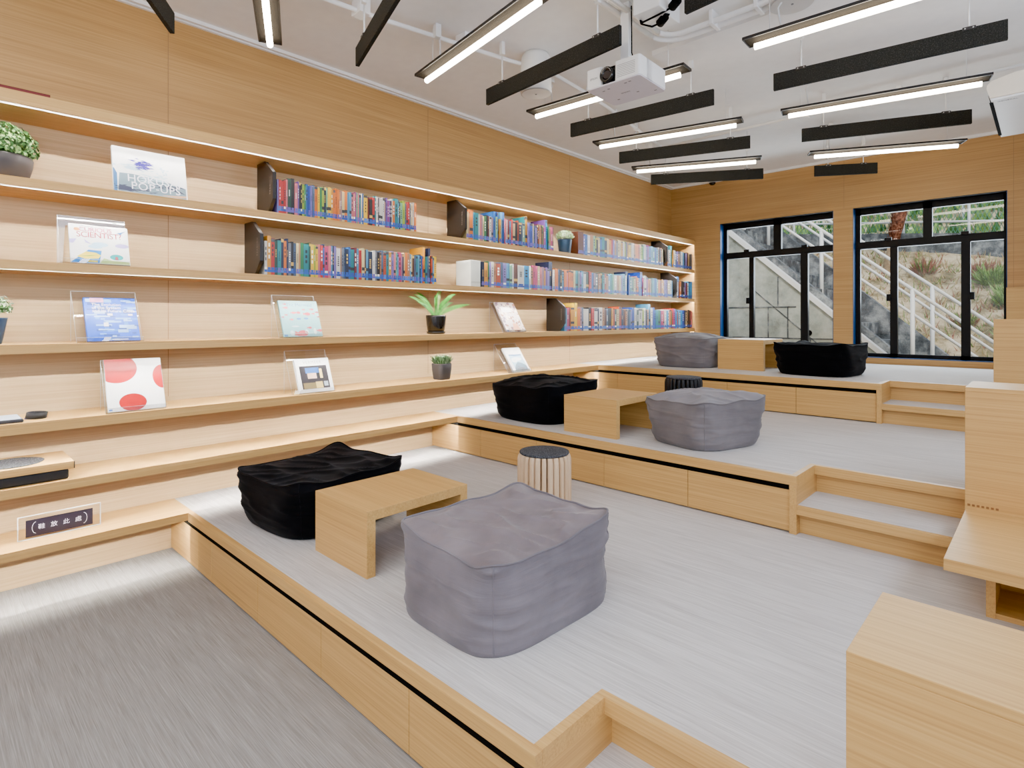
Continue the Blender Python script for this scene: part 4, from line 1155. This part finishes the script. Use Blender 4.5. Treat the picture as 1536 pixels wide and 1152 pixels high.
# ------------------------------------------------------------------ outside the windows
concrete = mottled('weathered_concrete', [(.25, (84, 88, 84)), (.42, (150, 158, 152)), (.6, (186, 192, 186)), (.8, (214, 214, 204))], scale=2.4, detail=10, rough=.9, bump=.3, dist=.02)
concrete_d = mottled('dark_stained_concrete', [(.32, (40, 44, 48)), (.48, (92, 98, 104)), (.66, (160, 166, 168))], scale=4, detail=9, rough=.9, bump=.4, dist=.02)
hill_m = mottled('dry_grass_slope', [(.30, (74, 76, 46)), (.43, (140, 128, 96)), (.52, (192, 176, 144)), (.66, (216, 202, 174))], scale=2.2, detail=14, rough=.95, bump=.9, dist=.08)
white_rail = plain('white_rail_paint', (236, 240, 242), .5)
grass_m = leafmat('weed_leaf', (66, 104, 42), (136, 168, 86))
bark = mottled('palm_bark', [(.35, (64, 34, 26)), (.52, (140, 84, 64)), (.7, (206, 160, 132))], scale=20, bump=.6)
bark_p = mottled('pale_palm_bark', [(.3, (120, 96, 72)), (.7, (186, 164, 132))], scale=14, bump=.4)
def zs(x):
    return 1.472 - .89 * (x + 2.4)             # slope of the stair
t = thing('stair_wall', 'weathered concrete stair wall with a white sloping coping, outside the window', 'wall', (-4, 9.6, 0))
def wall_poly(x0, x1, dz0, dz1):
    return [(x0, zs(x0) + dz0), (x1, zs(x1) + dz0), (x1, zs(x1) + dz1), (x0, zs(x0) + dz1)]
MB().prism([(-9, -1.2), (.3, -1.2), (.3, max(-1.1, zs(.3))), (-6.6, zs(-6.6)), (-9, zs(-6.6))], 'y', 9.6, 9.85).build('wall_body', concrete, t)
MB().prism(wall_poly(-6.6, .2, -.012, .075), 'y', 9.56, 9.72).build('coping', white_rail, t)
MB().prism(wall_poly(-6.6, .2, .06, .19), 'y', 9.72, 9.86).build('kerb', concrete_d, t)
j = MB()
for z in (1.62, 1.12, .62):
    j.box(-6, zs.__call__(0) * 0 - 2.4 + (1.472 - z) / .89 - .35, 9.592, 9.601, z, z + .02)
for x, z in ((-3.35, 1.14), (-3.05, 1.14), (-2.72, .64), (-3.5, .64), (-3.2, 1.64)):
    j.box(x, x + .018, 9.592, 9.601, z, z + .48)
j.prism([(-3.6, 1.95), (-2.2, .70), (-2.2, .68), (-3.6, 1.93)], 'y', 9.592, 9.601)
j.build('joint_lines', concrete_d, t)
MB().tube([(-2.73, 9.585, 1.22), (-2.73, 9.63, 1.22)], .045, 16).build('drain_hole', black_matte, t)
t = thing('outdoor_stair', 'dark stone steps climbing beside the concrete wall, outside the windows', 'stair', (-2, 10.3, 0))
for i in range(26):
    x = -.55 - i * .305
    zt_ = zs(x) + .20
    MB().box(x - .36, x, 9.9, 11.05, zt_ - .34, zt_, bev=.01).build('step', concrete_d, t)
MB().prism(wall_poly(-6.6, .2, -.3, .50), 'y', 11.08, 11.25).build('far_parapet', concrete_d, t)
t = thing('stair_railing', 'white pipe handrail following the outdoor stair', 'railing', (-2, 10.2, 1.5))
def rz(x, a, s=.826):
    return a - s * (x + 2.157)
for (yy, a, r_) in ((10.15, 2.43, .026), (10.95, 2.62, .026), (10.15, 2.07, .022), (10.95, 2.24, .022)):
    MB().tube([(-6.5, yy, rz(-6.5, a)), (0.2, yy, rz(.2, a))], r_, 10).build('pipe_rail', white_rail, t)
for x in (-5.2, -3.95, -2.70, -1.48, -.25):
    MB().tube([(x, 10.15, zs(x) - .2), (x, 10.15, rz(x, 2.43))], .03, 10).build('post', white_rail, t)
    MB().tube([(x + .14, 10.95, zs(x) - .2), (x + .14, 10.95, rz(x + .14, 2.62))], .03, 10).build('post', white_rail, t)
# slope
def hz_(x, y):
    if y < 15:
        s = (y - 10.6) / 4.4
        z = .35 + 2.45 * max(0, s) ** .9 - .10 * (x + 1.5)
    elif y < 17:
        z = 3.05 - .02 * (x + 1.5)
    else:
        z = 3.05 + (y - 17) * .72
    return z + .16 * noise.fractal(Vector((x * .7, y * .7, 2)), .9, 2.1, 4) * (1 if y < 15 or y > 17 else .2)
N1, N2 = 120, 130
vs, fs = [], []
for j_ in range(N2 + 1):
    y = 10.6 + j_ / N2 * 19
    for i in range(N1 + 1):
        x = -11 + i / N1 * 15
        vs.append((x, y, hz_(x, y)))
for j_ in range(N2):
    for i in range(N1):
        a = j_ * (N1 + 1) + i
        fs.append((a, a + 1, a + N1 + 2, a + N1 + 1))
struct(MB().add(vs, fs, 0, True).build('hill', hill_m))
struct(MB().box(-11, 4, 7.9, 11.2, -1.3, -1.2).build('ground', concrete))
t = thing('terrace_wall', 'low dark concrete terrace wall across the slope, outside the second window', 'wall', (-1.5, 15, 2.8))
MB().prism([(-8, 2.2), (4, 1.5), (4, 2.72), (-8, 3.86)][::1], 'y', 15.0, 15.2).build('wall_body', concrete_d, t)
t = thing('terrace_fence', 'white railing with green wire mesh on the terrace wall', 'fence', (-1.5, 15.4, 3.2))
def tz(x):
    return 3.10 - .095 * (x + 1.5)
for dz in (.10, .42, .95):
    MB().tube([(-8, 15.3, tz(-8) + dz), (4, 15.3, tz(4) + dz)], .024, 8).build('pipe_rail', white_rail, t)
for x in [-7 + 1.15 * i for i in range(10)]:
    MB().tube([(x, 15.3, tz(x) - .2), (x, 15.3, tz(x) + .95)], .028, 8).build('post', white_rail, t)
mm = MB()
for i in range(110):
    x = -8 + i * .075
    mm.tube([(x, 15.36, tz(x)), (x + .35, 15.36, tz(x + .35) + .9)], .006, 4, caps=False)
    mm.tube([(x + .35, 15.36, tz(x)), (x, 15.36, tz(x) + .9)], .006, 4, caps=False)
mm.build('wire_mesh', plain('green_wire', (96, 150, 130), .6), t)
for k_, (x0, z0, x1, z1, lab) in enumerate(((-4, 4.9, 2, 3.9, 'upper'), (-6, 4.6, 3, 5.5, 'higher'))):
    t = thing('hill_railing', 'white pipe railing on the ' + ('lower path crossing the far slope' if k_ == 0 else 'upper path crossing the far slope'), 'railing', (x0, 18.5 + k_, z0))
    yy = 18.2 + k_ * 1.2
    for dz in (0, .38):
        MB().tube([(x0, yy, z0 + dz), (x1, yy, z1 + dz)], .028, 8).build('pipe_rail', white_rail, t)
    for q in range(6):
        s = q / 5
        MB().tube([(x0 + (x1 - x0) * s, yy, z0 + (z1 - z0) * s - .8), (x0 + (x1 - x0) * s, yy, z0 + (z1 - z0) * s + .38)], .028, 8).build('post', white_rail, t)
# palm trunk
t = thing('palm_tree', 'leaning palm trunk with shaggy brown upper bark, on the slope', 'palm', (-2.55, 14, 1.6))
pts = [(-2.57, 14, 1.2), (-2.53, 14, 1.9), (-2.46, 14, 2.6), (-2.36, 14, 3.1)]
MB().tube(pts, .075, 12, r1=.085).build('trunk', bark_p, t)
b = MB(); r = random.Random(8)
pts2 = [(-2.36, 14, 3.05), (-2.28, 14, 3.5), (-2.17, 14, 4.1), (-2.05, 14, 4.9), (-1.98, 14, 5.6)]
b.tube(pts2, .09, 14, r1=.19)
for i in range(260):
    s = r.random(); k = s * 3.999; q = int(k)
    p = Vector(pts2[q]).lerp(Vector(pts2[q + 1]), k - q)
    a = r.uniform(0, 6.28); rr_ = .09 + .10 * s
    d = Vector((math.cos(a), math.sin(a), 0)); e = d.cross(Vector((0, 0, 1)))
    p = p + d * rr_
    b.add([p - e * .035, p + e * .035, p + d * .05 + Vector((0, 0, .12))], [(0, 1, 2)])
b.build('shaggy_bark', bark, t)
b = MB()
for i in range(16):
    a = i * 2.4; top = Vector((-1.96, 14, 5.6))
    pp = [top + Vector((math.cos(a) * 1.6 * s, math.sin(a) * 1.6 * s, 1.0 * s - 1.5 * s * s)) for s in [q / 8 for q in range(9)]]
    e = Vector((-math.sin(a), math.cos(a), -.3)) * .16
    for q in range(8):
        b.add([pp[q] - e * (1 - q / 9), pp[q] + e * (1 - q / 9), pp[q + 1] + e * (1 - (q + 1) / 9), pp[q + 1] - e * (1 - (q + 1) / 9)], [(0, 1, 2, 3)])
b.build('fronds', grass_m, t)
# shrubs and weeds on the slope
r = random.Random(77)
def shrub(label, x, y, s, n, mats, group):
    z = hz_(x, y)
    t = thing('slope_shrub', label, 'shrub', (x, y, z), group=group)
    b = MB()
    for i in range(n):
        a = r.uniform(0, 6.28); q = r.random() ** .5
        p = Vector((x + s * .5 * q * math.cos(a), y + s * .5 * q * math.sin(a), z + r.uniform(-.02, .25) * s))
        tip = p + Vector((math.cos(a) * s * .5 * r.uniform(.2, 1), math.sin(a) * s * .5 * r.uniform(.2, 1), s * r.uniform(.2, .9)))
        w = Vector((r.uniform(-1, 1), r.uniform(-1, 1), .2)).normalized() * s * .045
        m_ = p.lerp(tip, .55)
        b.add([p - w * .4, p + w * .4, m_ + w, tip, m_ - w], [(0, 1, 2, 3, 4)], 0 if r.random() < .7 else 1)
    b.build('foliage', mats, t)
lf_dry = leafmat('dry_red_leaf', (116, 62, 52), (170, 120, 96))
shrub('reddish dry shrub high on the bare slope, in the middle of the second window', -1.83, 13.9, .34, 220, [lf_dry, grass_m], 'weeds on the slope')
shrub('green weed clump beside the dry shrub at the second window edge', -.72, 13.4, .42, 300, [grass_m, lf_lite], 'weeds on the slope')
shrub('taller green weed at the far edge of the second window', -.42, 12.8, .45, 300, [grass_m, lf_lite], 'weeds on the slope')
shrub('dark weed tuft low on the slope behind the railing', -1.05, 12.3, .28, 200, [grass_m, lf_dry], 'weeds on the slope')
shrub('reddish weed on the slope under the terrace wall', -.95, 13.7, .36, 220, [lf_dry, lf_dry], 'weeds on the slope')
shrub('low green weed behind the farthest seat back', -.40, 11.9, .36, 260, [grass_m, lf_lite], 'weeds on the slope')
b = MB()
for i in range(2600):
    x = r.uniform(-7, 1.5); y = r.uniform(10.7, 14.9)
    z = hz_(x, y); s = r.uniform(.06, .20)
    for q in range(3):
        a = r.uniform(0, 6.28); w = Vector((math.cos(a), math.sin(a), 0)) * .012
        p = Vector((x + r.uniform(-.05, .05), y, z - .01)); tip = p + Vector((r.uniform(-.1, .1), r.uniform(-.1, .1), s))
        b.add([p - w, p + w, tip], [(0, 1, 2)], r.choice([0, 1, 1, 2]))
o = b.build('dry_grass', [grass_m, plain('straw', (190, 172, 128), .9), lf_dry]); o['kind'] = 'stuff'
tag(o, 'thin dry grass covering the slope outside the windows', 'grass')
b = MB()
for i in range(5200):
    x = r.uniform(-9, 3); y = r.uniform(16.8, 27)
    z = hz_(x, y); s = r.uniform(.1, .34)
    p = Vector((x, y, z)); a = r.uniform(0, 6.28); w = Vector((math.cos(a), math.sin(a), .4)) * s * .5
    b.add([p - w, p + Vector((0, 0, s)), p + w, p + Vector((0, 0, -s * .3))], [(0, 1, 2, 3)], r.choice([0, 0, 1, 2]))
o = b.build('undergrowth', [grass_m, lf_dark, lf_lite]); o['kind'] = 'stuff'
tag(o, 'dense green undergrowth on the upper slope outside', 'undergrowth')

# ------------------------------------------------------------------ light
w = D.worlds.new('sky'); SC.world = w; w.use_nodes = True
nt = w.node_tree
bg = nt.nodes['Background']
sky = nt.nodes.new('ShaderNodeTexSky'); sky.sky_type = 'NISHITA'
sky.sun_disc = False; sky.sun_elevation = math.radians(48); sky.sun_rotation = math.radians(120)
sky.air_density = 1.4; sky.dust_density = 2.0
nt.links.new(sky.outputs[0], bg.inputs['Color'])
bg.inputs['Strength'].default_value = SKY
def lamp(name, kind, loc, rot, energy, color, **kw):
    l = D.lights.new(name, kind); l.energy = energy; l.color = color
    for a, v in kw.items():
        setattr(l, a, v)
    o = D.objects.new(name, l); COL.objects.link(o); o.location = loc; o.rotation_euler = rot
    return o
lamp('sun', 'SUN', (0, 0, 10), (math.radians(38), math.radians(18), 0), SUN, (1, .95, .88), angle=math.radians(8))
lamp('rear_fill_light', 'AREA', (-1.3, YR + .06, 1.9), (math.radians(90), 0, 0), REAR, (.80, .90, 1.0), shape='RECTANGLE', size=3.2, size_y=1.7)  # unseen fill added at the solid rear wall, no window there
lamp('right_window_light', 'AREA', (XR - .04, -.9, 1.95), (math.radians(90), 0, math.radians(75)), RIGHTL, (.68, .79, 1.0), shape='RECTANGLE', size=2.2, size_y=1.4)
lamp('side_window_light', 'AREA', (XR - .04, 2.6, 2.3), (math.radians(80), 0, math.radians(90)), 130, (.62, .75, 1.0), shape='RECTANGLE', size=3.4, size_y=.9)
lamp('window_daylight', 'AREA', (-1.8, YB + .9, 2.5), (math.radians(-88), 0, 0), WIN, (.78, .89, 1.0), shape='RECTANGLE', size=3.2, size_y=1.7)
lamp('rear_ceiling_fill', 'AREA', (-1.6, -.9, ZC - .06), (0, 0, 0), REARC, (.93, .96, 1), shape='RECTANGLE', size=3.4, size_y=1.8)  # unseen soft fill added overhead behind the camera, no fixture

# ------------------------------------------------------------------ camera
cd = D.cameras.new('camera'); cam = D.objects.new('camera', cd); COL.objects.link(cam); SC.camera = cam
cam.location = (0, 0, 1.43)
cam.rotation_euler = (math.radians(90), 0, math.radians(43.4615))
cd.sensor_width = 36; cd.lens = 852.735 / 1536 * 36
cd.shift_y = -(576 - 479.16) / 1536
cd.clip_start = .02; cd.clip_end = 200
SC.cycles.use_denoising = True
SC.cycles.max_bounces = 8; SC.cycles.diffuse_bounces = 5; SC.cycles.transparent_max_bounces = 16
SC.cycles.sample_clamp_indirect = 6
SC.view_settings.view_transform = VT
SC.view_settings.look = LOOK
SC.view_settings.exposure = EXPO
dg = bpy.context.evaluated_depsgraph_get()
for o in [o for o in D.objects if o.type == 'FONT']:          # lettering becomes plain mesh
    me = D.meshes.new_from_object(o.evaluated_get(dg))
    nm = o.name
    n = D.objects.new('t', me); COL.objects.link(n)
    n.parent = o.parent; n.matrix_local = o.matrix_local
    D.objects.remove(o)
    n.name = nm; me.name = nm
for o in LOCALS:
    if '_local' in o:
        del o['_local']
for o in D.objects:
    if '_wh' in o:
        del o['_wh']
